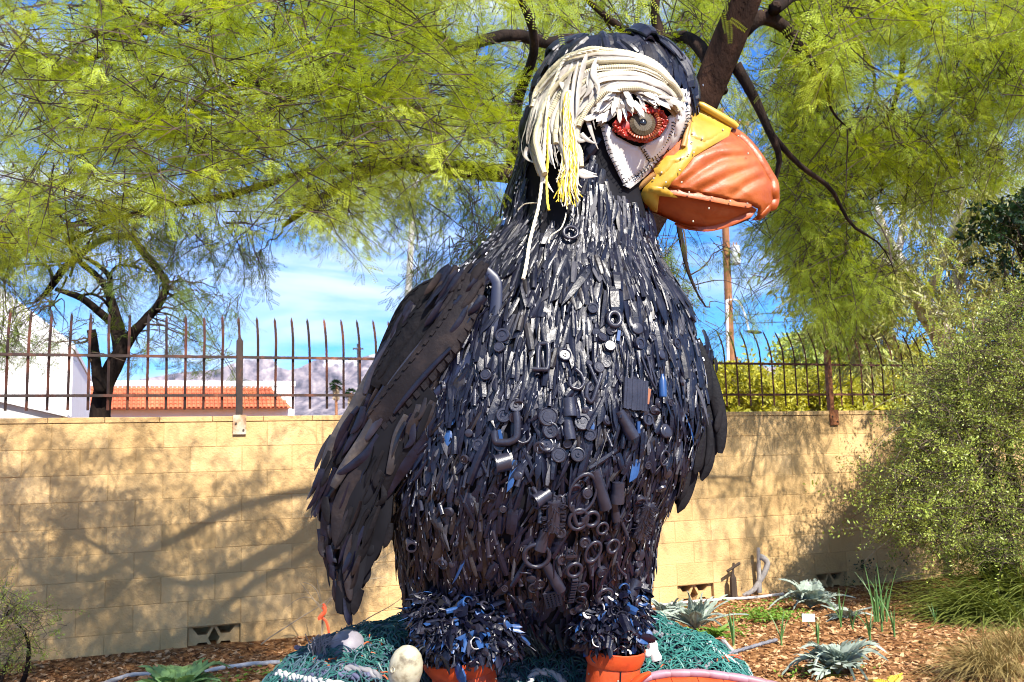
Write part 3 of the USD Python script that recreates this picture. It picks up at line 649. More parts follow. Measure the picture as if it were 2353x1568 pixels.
# ================================================================ dark mesquite growing beyond the wall at the left
def z8(x, y): return x / 2.7296, 459.6 + y / 2.7296
def limb8(P, Z, n=16, sides=9):
    return limb([(*z8(x, y), Z + dz, r / 2.7296 / FV * Z * .5) for x, y, dz, r in P], n, sides)
rl = np.random.default_rng(33)
ZT = 10.6
b0 = at_depth(*z8(630, 1345), ZT); b0 = np.array([b0[0], b0[1], 0])
dm = Thing('dark_mesquite', 'dark crooked mesquite tree with pruned stubs beyond the fence at the left', 'tree', b0)
pz = ((b0 - C0) @ CF); bp = to_pix(b0)
m, q0 = limb([(bp[0], bp[1], pz, .125), (*z8(628, 1345), ZT, .112), (*z8(645, 1200), ZT, .104), (*z8(735, 1000), ZT, .092), (*z8(815, 860), ZT, .066), (*z8(900, 765), ZT, .054), (*z8(1000, 650), ZT, .047), (*z8(1042, 535), ZT, .043), (*z8(990, 440), ZT, .05), (*z8(900, 330), ZT, .044), (*z8(812, 205), ZT, .04)], 40, 10, .1)
dm.part('trunk', m, MAT['dark_bark_look'], smooth=True)
LP = [q0[10:, :3]]
for P in ([(830, 235, 0, 42), (720, 228, .1, 40), (600, 270, .1, 42), (510, 340, .1, 44), (400, 430, .2, 46), (330, 530, .2, 44), (275, 600, .2, 30), (222, 640, .2, 22)],
          [(760, 960, 0, 100), (740, 830, .1, 95), (715, 700, .1, 70), (670, 560, .1, 50), (600, 470, .2, 42), (480, 370, .2, 34), (420, 250, .3, 22), (380, 190, .3, 14)],
          [(720, 790, .1, 55), (620, 700, 0, 50), (500, 610, 0, 46), (430, 585, 0, 36), (350, 560, 0, 26)],
          [(670, 600, .1, 38), (690, 500, .1, 34), (640, 430, .1, 30), (530, 365, .1, 22)],
          [(640, 1200, -.15, 90), (610, 1100, -.2, 66), (600, 1000, -.2, 60), (572, 815, -.2, 52)],
          [(330, 510, .2, 24), (290, 410, .2, 20), (180, 400, .2, 16), (0, 430, .2, 12), (-150, 440, .2, 8)],
          [(440, 480, .2, 18), (460, 380, .1, 20), (320, 390, 0, 14), (250, 400, 0, 10)],
          [(690, 470, .1, 20), (750, 410, .1, 16), (860, 425, .1, 14), (930, 455, 0, 10)],
          [(750, 410, .1, 14), (755, 340, .1, 12), (745, 325, .1, 8)],
          [(500, 610, 0, 20), (560, 590, -.2, 18), (640, 620, -.3, 16), (690, 690, -.2, 10)],
          [(420, 480, .2, 18), (395, 540, .2, 12), (300, 700, .1, 6)],
          [(250, 260, .4, 26), (500, 140, .4, 30), (700, 90, .4, 28), (900, 30, .4, 22), (1100, -20, .4, 16)],
          [(-60, 470, .4, 14), (130, 360, .4, 20), (250, 260, .4, 24), (330, 190, .4, 18)]):
    m, q = limb8(P, ZT, 14, 8); dm.part('limb', m, MAT['dark_bark_look'], smooth=True); LP.append(q[4:, :3])
def c8(poly, n, gap=0, gs=60, seed=3):
    q = sample_poly([z8(*p) for p in poly], n, rl, gap, gs, seed); return at_depth(q[:, 0], q[:, 1], ZT + rl.uniform(-.6, .9, n))
leafL = np.vstack([at_depth(*sample_poly([(-200, -200), (1200, -200), (1180, 330), (1060, 420), (880, 470), (770, 520), (690, 470), (560, 500), (430, 450), (220, 500), (-200, 580)], 1300, rl, .42, 150, 23).T, rl.uniform(9.3, 12.5, 1300)),
                   c8([(-200, 100), (330, 250), (420, 420), (320, 600), (200, 780), (80, 900), (-200, 950)], 80, .42),
                   c8([(420, 330), (980, 330), (1000, 700), (800, 760), (480, 640)], 40, .4),
                   c8([(0, 600), (200, 700), (500, 820), (480, 940), (200, 900), (60, 950), (-50, 900)], 60, .4),
                   c8([(1020, 430), (1250, 480), (1420, 620), (1520, 640), (1420, 720), (1250, 700), (1050, 560)], 42),
                   c8([(900, 800), (1300, 740), (1430, 900), (1460, 1080), (1380, 1050), (1180, 880), (980, 960), (870, 1080), (820, 1060)], 42),
                   c8([(-100, -200), (1000, -250), (1000, 100), (600, 150), (300, 250), (-100, 330)], 90, .4)])
foliage(dm, 'crown', left_gaps(leafL[:1300]), MESQ, MAT['mesquite_leaf_look'], rl, 1.8, .25, .5, 'twigs')
leafL = leafL[1300:]
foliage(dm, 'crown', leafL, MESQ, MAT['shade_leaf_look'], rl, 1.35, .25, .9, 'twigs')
twig_net(dm, 'branchlets', leafL, LP, rl, 140, .016, spread=.5)

# ================================================================ trees beyond the right half of the wall
def ztr(x, y): return 1493.6 + x / 2.7296, 517 + y / 2.7296
re_ = np.random.default_rng(44)
ZE = 17.0
e0 = at_depth(2215, 930, ZE); e0[2] = 0; ep = to_pix(e0); ez = (e0 - C0) @ CF
gum = Thing('gum_tree', 'weeping gum tree with a pale peeling trunk and drooping olive leaves beyond the fence', 'tree', e0)
m, qe = limb([(ep[0], ep[1], ez, .3), (2205, 860, ZE, .26), (2165, 770, ZE, .22), (2120, 700, ZE, .19), (2095, 650, ZE, .16), (2060, 590, ZE, .12), (2035, 540, ZE, .09), (2000, 430, ZE, .05)], 26, 10)
gum.part('trunk', m, MAT['pale_bark_look'], smooth=True)
GP = [qe[8:, :3]]
for P in ([(2165, 770, ZE, .15), (2200, 640, ZE + .5, .12), (2240, 480, ZE + .8, .09), (2290, 330, ZE + 1, .05)], [(2095, 650, ZE, .1), (2020, 600, ZE - .4, .07), (1950, 590, ZE - .6, .05), (1890, 620, ZE - .6, .03)],
          [(2120, 700, ZE, .09), (2180, 560, ZE - .5, .07), (2210, 420, ZE - .8, .05), (2180, 300, ZE - .8, .03)], [(2060, 590, ZE, .07), (2075, 480, ZE + .3, .05), (2060, 350, ZE + .4, .03)]):
    m, q = limb(P, 14, 8); gum.part('limb', m, MAT['pale_bark_look'], smooth=True); GP.append(q[4:, :3])
def ge(poly, n, gap=.0, gs=60, dz=1.2, Z=ZE, seed=4):
    q = sample_poly(poly, n, re_, gap, gs, seed); return at_depth(q[:, 0], q[:, 1], Z + re_.uniform(-dz, dz, n))
gl = np.vstack([ge([(1800, 560), (1950, 500), (2100, 520), (2110, 640), (2040, 760), (1990, 830), (1940, 840), (1890, 760), (1830, 680)], 520, .43), ge([(2060, 300), (2450, 250), (2450, 720), (2300, 700), (2200, 760), (2130, 640), (2080, 480)], 820, .42), ge([(1690, 200), (1830, 240), (1860, 420), (1800, 480), (1700, 330)], 130, .45),
                ge([(2050, 700), (2150, 760), (2120, 860), (2060, 850)], 40, .4)])
foliage(gum, 'crown', gl, GUM, MAT['gum_leaf_look'], re_, 1.0, .3, 1.6, 'twigs', tl=.6)
twig_net(gum, 'branchlets', gl, GP, re_, 120, .02)
def bush(name, label, poly, n, Z, dz, protos, mat, rng, size, trunk_r=.08, gap=.35, gs=50, droop=.1, cat='tree', group=None, stems=4, twig='twig_look', netn=60):
    q = sample_poly(poly, n, rng, gap, gs, 7); O = at_depth(q[:, 0], q[:, 1], Z + rng.uniform(-dz, dz, n))
    cxp = O[:, :2].mean(0); b = np.array([cxp[0], cxp[1], 0.0]); t = Thing(name, label, cat, b, group); st = []
    top = O[:, 2].max()
    for k in range(stems):
        e = O[rng.integers(n)]; e = e * .6 + np.array([cxp[0], cxp[1], top * .7]) * .4; w = b + np.r_[rng.normal(0, .05 * stems ** .5, 2), -.03]
        p = smooth_path([w, w * .6 + e * .4 + np.r_[rng.normal(0, .05, 2), .1 * top], e], 8); t.part('trunk' if stems == 1 else 'stem', tube(p, np.linspace(trunk_r, trunk_r * .25, 8), 7), MAT['bark_look'], smooth=True); st.append(p[3:])
    foliage(t, 'crown', O, protos, mat, rng, size, .3, droop, 'twigs', tl=.3)
    if netn: twig_net(t, 'branchlets', O, st, rng, min(netn, n), trunk_r * .25, twig)
    return t, O
for i, (x0, x1, top, Z, lab) in enumerate(((1600, 1790, 842, 24, 'yellow-green hedge tree directly behind the utility pole'), (1750, 1960, 856, 26, 'yellow-green hedge tree left of the orange fence post'), (1900, 2110, 880, 27, 'yellow-green hedge tree behind the fence right of the orange post'))):
    bush('hedge_tree', lab, [(x0, 990), (x0, top + 40), (x0 + 40, top + 8), ((x0 + x1) / 2, top - 8), (x1 - 40, top + 12), (x1, top + 45), (x1, 990)], 620, Z, 1.3, BIGL, MAT['hedge_leaf_look'], np.random.default_rng(50 + i), 1.15, .1, .3, group=None)
bush('round_tree', 'distant green round tree between the fence and the drooping gum', [(1810, 880), (1815, 780), (1850, 752), (1900, 750), (1960, 770), (1990, 800), (2020, 880)], 420, 34, 2, BIGL, MAT['shrub_leaf_look'], np.random.default_rng(56), 1.6, .2, .3, stems=1)
bush('round_tree', 'second distant green tree low behind the pickets at the right', [(1960, 900), (1970, 830), (2020, 800), (2090, 800), (2130, 840), (2140, 900)], 300, 36, 2, BIGL, MAT['hedge_leaf_look'], np.random.default_rng(57), 1.6, .2, .3, stems=1)
bush('broadleaf_tree', 'dark green broadleaf branch mass at the right edge', [(2215, 590), (2250, 520), (2300, 460), (2420, 390), (2500, 420), (2500, 640), (2360, 650), (2290, 600)], 220, 9.4, .5, BIGL, MAT['dark_leaf_look'], np.random.default_rng(58), .55, .09, .42, 60, stems=1)
# big shrub leaning over the wall at the right
rs = np.random.default_rng(61)
sh, so = bush('leafy_shrub', 'large tangled small-leaved shrub sprawling before the right end of the wall', [(2200, 800), (2270, 730), (2350, 660), (2480, 580), (2480, 1330), (2330, 1300), (2230, 1280), (2120, 1230), (2035, 1200), (2040, 1120), (2095, 1050), (2075, 990), (2110, 930), (2120, 860)], 3800, 8.7, .9, FINE, MAT['shrub_leaf_look'], rs, 1.05, .05, .40, 80, -.05, 'shrub', None, 9, 'dry_twig_look', 330)
arch = []
for k in range(46):
    s = so[rs.integers(len(so))]; d = nrm(np.array([-.93, .36, 0]) * rs.uniform(.2, 1) + rs.normal(0, .4, 3) + [0, 0, .3]); l = rs.uniform(.4, .9); u = np.linspace(0, 1, 9)[:, None]
    arch.append(s + d * l * u + np.array([0, 0, -1.0]) * (l * .55 * u * u))
sh.part('arching_twigs', many_tubes(np.array(arch), np.linspace(.0055, .0018, 9)), MAT['dry_twig_look'], kind='stuff')

# ================================================================ the bird sculpture
look('shard_look', [(0, (.002, .0024, .0075)), (.3, (.005, .0052, .016)), (.6, (.010, .010, .029)), (.85, (.022, .021, .046)), (1, (.056, .052, .088))], scale=14, rough=.36, island=.62, obj=0.0, bump=.12, bscale=60, spec=.45, rvar=.12)
look('faded_shard_look', [(0, (.03, .03, .04)), (.5, (.075, .073, .085)), (1, (.18, .17, .18))], scale=10, rough=.55, island=.6, bump=.2, bscale=50, spec=.35)
look('brown_shard_look', [(0, (.005, .004, .006)), (.4, (.016, .011, .012)), (.8, (.04, .027, .022)), (1, (.09, .06, .038))], scale=14, rough=.42, island=.6, bump=.12, bscale=60, spec=.55, rvar=.12)
look('core_look', [(0, (.004, .004, .006)), (1, (.010, .010, .014))], rough=.75, spec=.15)
look('cap_look', [(0, (.012, .012, .022)), (.5, (.036, .035, .052)), (1, (.12, .116, .145))], scale=18, rough=.34, island=.7, bump=.1, bscale=70, spec=.55)
look('blue_plastic_look', [(0, (.012, .04, .13)), (1, (.03, .12, .34))], rough=.35, island=.7)
look('rust_bit_look', [(0, (.16, .05, .025)), (1, (.3, .12, .06))], rough=.7)
look('wire_stitch_look', [(0, (.15, .15, .17)), (1, (.3, .3, .33))], rough=.4, metal=.6)
look('tyre_look', [(0, (.002, .002, .003)), (.5, (.0045, .004, .006)), (1, (.012, .010, .012))], scale=9, rough=.62, bump=.2, bscale=50, rvar=.12, spec=.2)
look('tyre_dusty_look', [(0, (.005, .004, .006)), (.5, (.011, .0085, .011)), (1, (.034, .024, .022))], scale=7, rough=.68, bump=.2, bscale=50, spec=.22)
look('blue_tube_look', [(0, (.006, .008, .022)), (1, (.012, .016, .045))], scale=6, rough=.4)
look('grey_feather_look', [(0, (.012, .011, .013)), (.5, (.034, .03, .032)), (1, (.12, .10, .08))], scale=8, rough=.45, bump=.15)
look('brow_look', [(0, (.22, .19, .16)), (.25, (.44, .41, .36)), (.6, (.56, .54, .5)), (1, (.64, .63, .61))], scale=6, rough=.42, island=.55, bump=.08)
look('hose_look', [(0, (.36, .32, .2)), (1, (.56, .51, .36))], scale=6, rough=.5)
look('white_plastic_look', [(0, (.52, .5, .47)), (.5, (.62, .61, .59)), (1, (.68, .67, .66))], scale=5, rough=.36, bump=.05)
look('beak_look', [(0, (.15, .032, .008)), (.22, (.29, .058, .009)), (.6, (.36, .078, .012)), (.9, (.42, .11, .02)), (1, (.5, .2, .08))], scale=5, rough=.46, bump=.18, bscale=26, rvar=.2, detail=9)
look('lower_beak_look', [(0, (.18, .034, .008)), (.3, (.33, .06, .01)), (.7, (.39, .078, .013)), (1, (.47, .14, .04))], scale=5, rough=.46, bump=.15, bscale=30, rvar=.1)
look('yellow_look', [(0, (.36, .2, .018)), (.5, (.47, .28, .028)), (1, (.54, .35, .06))], scale=5, rough=.38, bump=.06, rvar=.1)
look('ochre_look', [(0, (.3, .14, .04)), (1, (.46, .26, .09))], scale=9, rough=.55, bump=.15)
look('pink_look', [(0, (.26, .10, .09)), (.4, (.26, .14, .17)), (1, (.38, .23, .29))], scale=5, rough=.5)
look('red_look', [(0, (.26, .014, .006)), (.6, (.42, .025, .01)), (1, (.5, .06, .025))], scale=20, rough=.4, island=.5)
look('amber_look', [(0, (.2, .035, .012)), (.6, (.32, .08, .025)), (1, (.45, .19, .08))], scale=20, rough=.3, island=.6)
look('iris_look', [(0, (.05, .038, .022)), (.6, (.12, .09, .055)), (1, (.2, .155, .095))], scale=30, rough=.45, island=.5, coat=.0, spec=.2)
look('pupil_look', [(0, (.008, .008, .01)), (1, (.015, .015, .018))], rough=.12)
look('yellow_rope_look', [(0, (.58, .42, .03)), (.6, (.72, .55, .06)), (1, (.78, .66, .2))], scale=8, rough=.6, island=.7)
look('white_fibre_look', [(0, (.62, .56, .4)), (1, (.8, .78, .7))], scale=8, rough=.6, island=.6)
look('orange_boot_look', [(0, (.24, .03, .008)), (.3, (.43, .05, .009)), (.8, (.52, .075, .014)), (1, (.56, .14, .05))], scale=7, rough=.5, bump=.12)
look('screw_look', [(0, (.3, .26, .2)), (1, (.5, .46, .38))], rough=.35, metal=.6)

HN = nrm(np.array([CF[0], CF[1], 0])); HS = np.array([HN[1], -HN[0], 0])      # away from the lens, and to the right
D0 = 4.6
d_ = ray(1250., 1400.); PC = C0 + d_ * (D0 / (d_ @ HN)); PC = np.array([PC[0], PC[1], 0])
def pq(vx, vy, t=0.0):
    """spot of the picture on the upright plane through the bird's middle, t metres nearer the lens"""
    d = ray(vx, vy); return C0 + d * ((D0 - np.asarray(t, float)) / (d @ HN))[..., None]
def loc(P): P = np.asarray(P) - PC; return P @ HS, -(P @ HN), P[..., 2]
def wld(s, t, z): return PC + np.asarray(s)[..., None] * HS - np.asarray(t)[..., None] * HN + np.asarray(z)[..., None] * np.array([0, 0, 1.0])
class Loft:
    """upright body of oval sections: rows (vy, left, right), depth factor, forward shift"""
    def __init__(self, rows, tc=0.0):
        R = np.array([(r[0], r[1], r[2], r[3] if len(r) > 3 else .85, r[4] if len(r) > 4 else 0) for r in rows], float)
        sl, _, z = loc(pq(R[:, 1], R[:, 0], tc)); sr, _, z2 = loc(pq(R[:, 2], R[:, 0], tc)); z = (z + z2) / 2
        o = np.argsort(z); self.z = z[o]; self.z0, self.z1 = self.z[0], self.z[-1]
        A = ((sr - sl) / 2)[o]; self.fc, self.fa, self.fb, self.ft = (PchipInterpolator(self.z, q) for q in (((sl + sr) / 2)[o], A, A * R[o, 3], tc + R[o, 4]))
    def at(self, th, z):
        z = np.clip(z, self.z0, self.z1); return wld(self.fc(z) + self.fa(z) * np.cos(th), self.ft(z) + self.fb(z) * np.sin(th), z)
    def normal(self, th, z):
        e = 1e-3; zz = np.clip(z, self.z0 + 2 * e, self.z1 - 2 * e)
        du = self.at(th + e, zz) - self.at(th - e, zz); dv = self.at(th, zz + e) - self.at(th, zz - e)
        return nrm(np.cross(dv, du)), nrm(-dv)
    def hit(self, vx, vy):
        """(place, outward normal) where the line of sight meets the near side"""
        vx, vy = np.asarray(vx, float), np.asarray(vy, float); t = np.zeros_like(vx)
        for _ in range(12):
            s, _, z = loc(pq(vx, vy, t)); z = np.clip(z, self.z0 + 1e-3, self.z1 - 1e-3); q = np.clip(1 - ((s - self.fc(z)) / self.fa(z)) ** 2, 0, 1)
            t = .5 * t + .5 * (self.ft(z) + self.fb(z) * np.sqrt(q))
        P = pq(vx, vy, t); s, tt, z = loc(P); z = np.clip(z, self.z0 + 1e-3, self.z1 - 1e-3); th = np.arctan2(np.clip((tt - self.ft(z)) / self.fb(z), 0, 1), np.clip((s - self.fc(z)) / self.fa(z), -1, 1))
        return P, self.normal(th, z)[0]
    def mesh(self, n=60, m=56, shrink=0.0):
        z = np.linspace(self.z0, self.z1, n); th = np.arange(m) * 2 * np.pi / m; Z_, T_ = np.meshgrid(z, th, indexing='ij'); P = self.at(T_, Z_)
        if shrink: P = P - self.normal(T_, Z_)[0] * shrink
        P = P.reshape(-1, 3); i, j = np.meshgrid(np.arange(n - 1), np.arange(m), indexing='ij')
        f = quads(np.stack([i * m + j, (i + 1) * m + j, (i + 1) * m + (j + 1) % m, i * m + (j + 1) % m], -1).reshape(-1, 4)); k = len(P); e = np.arange(m)
        P = np.vstack([P, P[:m].mean(0), P[-m:].mean(0)])
        return P, np.vstack([f, np.stack([np.full(m, k), (e + 1) % m, e], 1), np.stack([np.full(m, k + 1), (n - 1) * m + e, (n - 1) * m + (e + 1) % m], 1)])
BODY = Loft([(86, 1392, 1420, .7), (93, 1335, 1472, .75), (108, 1300, 1512, .78), (140, 1266, 1547, .8), (180, 1240, 1578, .8), (230, 1222, 1594, .8), (300, 1204, 1588, .82), (350, 1194, 1560, .84), (400, 1182, 1508, .9), (450, 1170, 1482, .95),
             (500, 1158, 1490, .95), (550, 1125, 1498, .92), (600, 1080, 1512, .88), (650, 1035, 1538, .86), (700, 1003, 1566, .85), (760, 973, 1582, .85), (850, 940, 1602, .86), (950, 915, 1606, .88), (1050, 903, 1584, .9), (1130, 900, 1552, .9), (1200, 910, 1516, .9), (1300, 924, 1494, .80), (1370, 934, 1488, .62), (1420, 950, 1484, .45), (1460, 985, 1476, .30)])
def pillow(poly, t_of, thick, step=10.0, edge=60.0, press=None, back=True, power=.5):
    """Rounded solid over an outline of the picture: t_of(vx, vy) middle depth, thick half thickness away from the edge (edge: width of the rounding)."""
    P = Polygon(poly).buffer(0); P = P if P.geom_type == 'Polygon' else max(P.geoms, key=lambda g: g.area)
    ring = P.exterior; nb_ = max(12, int(ring.length / step)); B = np.array([ring.interpolate(k / nb_, normalized=True).coords[0] for k in range(nb_)])
    corners = np.array(P.simplify(.8).exterior.coords[:-1]); B = np.array(sorted(np.vstack([B, corners]).tolist(), key=lambda q: ring.project(Point(q))))
    keep = np.r_[True, np.linalg.norm(np.diff(B, axis=0), axis=1) > step * .25]; B = B[keep]
    x0, y0, x1, y1 = P.bounds; g = np.stack(np.meshgrid(np.arange(x0, x1, step), np.arange(y0, y1, step)), -1).reshape(-1, 2); g[:, 0] += (np.round((g[:, 1] - y0) / step) % 2) * step * .5
    ins = shapely.contains_xy(P.buffer(-step * .45), g[:, 0], g[:, 1]); I = g[ins]
    V2 = np.vstack([B, I]); tri = Delaunay(V2).simplices; c = V2[tri].mean(1); tri = tri[shapely.contains_xy(P.buffer(.01), c[:, 0], c[:, 1])]
    a = V2[tri]; e1, e2 = a[:, 1] - a[:, 0], a[:, 2] - a[:, 0]; sgn = e1[:, 0] * e2[:, 1] - e1[:, 1] * e2[:, 0]; tri = np.where((sgn > 0)[:, None], tri[:, ::-1], tri)
    dist = np.r_[np.zeros(len(B)), shapely.distance(shapely.points(I), ring)] if len(I) else np.zeros(len(B))
    h = thick * np.clip(1 - (1 - np.minimum(dist / edge, 1)) ** 2, 0, 1) ** power
    t = t_of(V2[:, 0], V2[:, 1]); front = h + (press(V2[:, 0], V2[:, 1]) * (dist > 0) if press else 0)
    nb_, n_ = len(B), len(V2)
    F = pq(V2[:, 0], V2[:, 1], t + front); K = pq(V2[nb_:, 0], V2[nb_:, 1], (t - h)[nb_:]); mp = np.r_[np.arange(nb_), n_ + np.arange(n_ - nb_)]
    return np.vstack([F, K]), np.vstack([tri, mp[tri][:, ::-1]])
def surf_t(vx, vy): return loc(BODY.hit(vx, vy)[0])[1]

bird = Thing('bird_sculpture', 'giant puffin sculpture of black plastic debris with orange beak, white brow and tyre wing', 'sculpture', (PC[0], PC[1], 0.1))
body = bird.part('body', BODY.mesh(70, 60, .012), MAT['core_look'], smooth=True)

# ---- shapes of the debris: x across, y down along the piece (0..1), z outwards
def shard(kind, seed):
    r = np.random.default_rng(seed); ny_, nx_ = 6, 4
    y = np.linspace(0, 1, ny_); prof = {'leaf': np.array([.55, .85, 1, .95, .65, .03]), 'strip': np.array([.8, .9, .95, 1, .95, .8]), 'spade': np.array([.35, .45, .6, .95, 1, .55]), 'spike': np.array([1, .85, .65, .45, .25, .02]), 'gutter': np.array([.9, 1, 1, 1, .95, .75]), 'angled': np.array([.9, 1, 1, 1, .8, .15])}[kind]
    curl = {'leaf': .28, 'strip': .15, 'spade': .3, 'spike': .2, 'gutter': .85, 'angled': .12}[kind]
    u = np.linspace(-1, 1, nx_); skew = r.normal(0, .25)
    X = .5 * prof[:, None] * u[None] + (skew * y ** 2)[:, None] * .4; Y_ = y[:, None] + 0 * u[None] + ((u[None] * .12 * (y[:, None] ** 4)) if kind in ('angled', 'strip') else 0)
    Zt = curl * .5 * (1 - u[None] ** 2) * prof[:, None] + 0 * y[:, None]
    top = np.stack([X, Y_, Zt], -1).reshape(-1, 3); bot = top - [0, 0, .11]
    q = [[i * nx_ + j, i * nx_ + j + 1, (i + 1) * nx_ + j + 1, (i + 1) * nx_ + j] for i in range(ny_ - 1) for j in range(nx_ - 1)]
    f = quads(q); n = len(top)
    per = [j for j in range(nx_)] + [i * nx_ + nx_ - 1 for i in range(1, ny_)] + [(ny_ - 1) * nx_ + j for j in range(nx_ - 2, -1, -1)] + [i * nx_ for i in range(ny_ - 2, 0, -1)]
    side = [[a, n + a, n + b, b] for a, b in zip(per, per[1:] + per[:1])]
    v, f = np.vstack([top, bot]), np.vstack([f, quads(side)])
    return v, f[:, ::-1]
KINDS = ['leaf', 'leaf', 'strip', 'spade', 'spike', 'gutter', 'gutter', 'angled', 'angled', 'strip']
SH = [shard(k, 100 + i) for i, k in enumerate(KINDS)]
FACE = Polygon([(1225, 130), (1470, 105), (1560, 175), (1620, 215), (1640, 340), (1500, 480), (1400, 440), (1375, 300), (1330, 430), (1300, 520), (1215, 440)])
def bend(m, curv, Lw):
    """bow a unit piece along its length (kept flat on the bulging body)"""
    v, f = m; v = v.copy(); v[:, 2] += -curv * (v[:, 1] - .3) ** 2 * Lw; return v, f
def scatter_shards(loft, n, zlo, zhi, rng, wl, tilt, spread, avoid=None, thr=None, lift=.004, flow=None, R=1.0, rollv=.28):
    z = rng.uniform(zlo, zhi, 6 * n); th = rng.uniform(-.45, np.pi + .45, 6 * n) if thr is None else rng.uniform(*thr, 6 * n)
    w = loft.fa(z); ok = rng.uniform(0, 1, 6 * n) < w / w.max(); z, th = z[ok][:n], th[ok][:n]
    P = loft.at(th, z); N, Dn = loft.normal(th, z)
    if avoid is not None:
        u, v = to_pix(P); inside = shapely.contains_xy(avoid, u, v) & (th > 0) & (th < np.pi); P, N, Dn, z, th = P[~inside], N[~inside], Dn[~inside], z[~inside], th[~inside]
    n = len(P); S_ = np.cross(Dn, N); a = rng.normal(0, spread, n) + (flow(th, z) if flow else 0)
    D = Dn * np.cos(a)[:, None] + S_ * np.sin(a)[:, None]; tl = tilt * np.abs(rng.normal(1, .5, n)) ; D2 = nrm(D * np.cos(tl)[:, None] + N * np.sin(tl)[:, None])
    X = nrm(np.cross(D2, N)); N2 = nrm(np.cross(X, D2)); roll = rng.normal(0, rollv, n); X, N2 = X * np.cos(roll)[:, None] + N2 * np.sin(roll)[:, None], N2 * np.cos(roll)[:, None] - X * np.sin(roll)[:, None]
    wd = np.exp(rng.normal(math.log(wl[0]), .38, n)); ln = np.exp(rng.normal(math.log(wl[1]), .35, n))
    ln = np.clip(ln, wd * 1.5, .34)
    return P + N * lift, X * wd[:, None], D2 * ln[:, None], N2 * (wd * .8)[:, None], N, -N * (ln ** 2 / (2 * R))[:, None]
rb = np.random.default_rng(77)
zz = lambda vy: float(loc(pq(1250., float(vy)))[2])
fl = lambda th, z: .35 * np.cos(th) * np.clip((z - 1.5) / 1.0, 0, 1)
groups = [scatter_shards(BODY, 430, zz(330), zz(88), rb, (.062, .15), .05, .25, FACE, None, .004, None, .36, .1),
          scatter_shards(BODY, 1500, zz(620), zz(330), rb, (.021, .15), .09, .15, FACE, None, .003, None, .6, .25),
          scatter_shards(BODY, 2700, zz(930), zz(560), rb, (.023, .12), .11, .19, None, None, .003, None, .7, .3),
          scatter_shards(BODY, 3700, zz(1480), zz(880), rb, (.021, .095), .14, .30, None, None, .003, None, .8, .35)]
O, X, Y_, Z_, Nn, Bd = (np.vstack(q) for q in zip(*groups))
kind_of = rb.integers(0, len(SH), len(O))
u, v = to_pix(O); facing = (Nn * nrm(C0 - O)).sum(1)
size = np.linalg.norm(X, axis=1) * np.linalg.norm(Y_, axis=1) * np.clip(facing, 0, 1)
brown = rb.uniform(0, 1, len(O)) < np.clip((1120 - u) / 260, 0, .75) * np.clip((v - 950) / 250, 0, 1) + .08
big = np.argsort(-size)[:290]
isbig = np.zeros(len(O), bool); isbig[big] = True
for k in big:
    m = SH[kind_of[k]]
    bird.part('plastic_shard', stamp(m, O[k:k + 1], X[k:k + 1], Y_[k:k + 1], Z_[k:k + 1], Bd[k:k + 1]), MAT['brown_shard_look' if brown[k] else 'shard_look'], parent=body)
mix_ = rb.uniform(0, 1, len(O)); faded = ~isbig & (mix_ < .075); odd = ~isbig & (mix_ > .995) & (v > 900); rest_ = ~isbig & ~faded & ~odd
for tone, mk in (('shard_look', ~brown & rest_), ('brown_shard_look', brown & rest_), ('faded_shard_look', faded), ('blue_plastic_look', odd)):
    bird.part('small_shards', merge([stamp(SH[k], O[s], X[s], Y_[s], Z_[s], Bd[s]) for k in range(len(SH)) for s in [mk & (kind_of == k)] if s.any()]), MAT[tone], parent=body, kind='stuff')
# wire stitches holding the pieces
st = (rb.uniform(0, 1, len(O)) < .3) & (facing > .1)
o2 = O[st] + Y_[st] * .28 + Z_[st] * .75
wire = box(-.5, .5, -.5, .5, -.5, .5)
dn_ = nrm(Y_[st]); xn = nrm(X[st]); nn_ = nrm(Z_[st])
bird.part('wire_stitches', stamp(wire, o2, xn * .0022, dn_ * rb.uniform(.008, .018, (len(dn_), 1)), nn_ * .005), MAT['wire_stitch_look'], parent=body, kind='stuff')

# ---- round caps, rings, tubes and other finds on breast and belly
def lathe_n(prof, segs=18): return lathe(prof, segs)
CAPS = [lathe_n([(0, .22), (.22, .22), (.26, .14), (.62, .14), (.68, .3), (.92, .3), (1, .2), (1, -.3)]), lathe_n([(0, .34), (.55, .34), (.6, .26), (.85, .26), (.9, .36), (1, .28), (1, -.3)]), lathe_n([(0, .12), (.14, .12), (.16, .3), (.34, .3), (.36, .14), (.8, .14), (.86, .34), (1, .3), (1, -.3)]), lathe_n([(0, .3), (.8, .26), (.97, .14), (1, 0), (1, -.3)])]
def torus(R, r, n=22, m=8):
    a = np.linspace(0, 2 * np.pi, n + 1); p = np.stack([R * np.cos(a), R * np.sin(a), 0 * a], -1); return tube(p, r, m, cap=False)
def on_body(vx, vy, off=.012, rot=0.0):
    s, _, z = loc(pq(float(vx), float(vy), .25)); c_, a_ = BODY.fc(z), BODY.fa(z)
    if abs(s - c_) > .82 * a_: vx = float(to_pix(wld(c_ + .82 * a_ * np.sign(s - c_), .25, z))[0])
    P, N = BODY.hit(np.array(float(vx)), np.array(float(vy))); x = nrm(np.cross([0, 0, 1.0], N)); y = np.cross(N, x)
    x, y = x * math.cos(rot) + y * math.sin(rot), y * math.cos(rot) - x * math.sin(rot); return P + N * off, x, y, N
PXM = FV / D0                                 # picture units per metre at the bird
def zc(x, y): return (2000 + x * 1000 / 1742) / 1.7407, (900 + y * 900 / 1568) / 1.7407     # breast detail
def zd(x, y): return (1900 + x * 1000 / 2240) / 1.7407, (1700 + y * 700 / 1568) / 1.7407    # belly detail
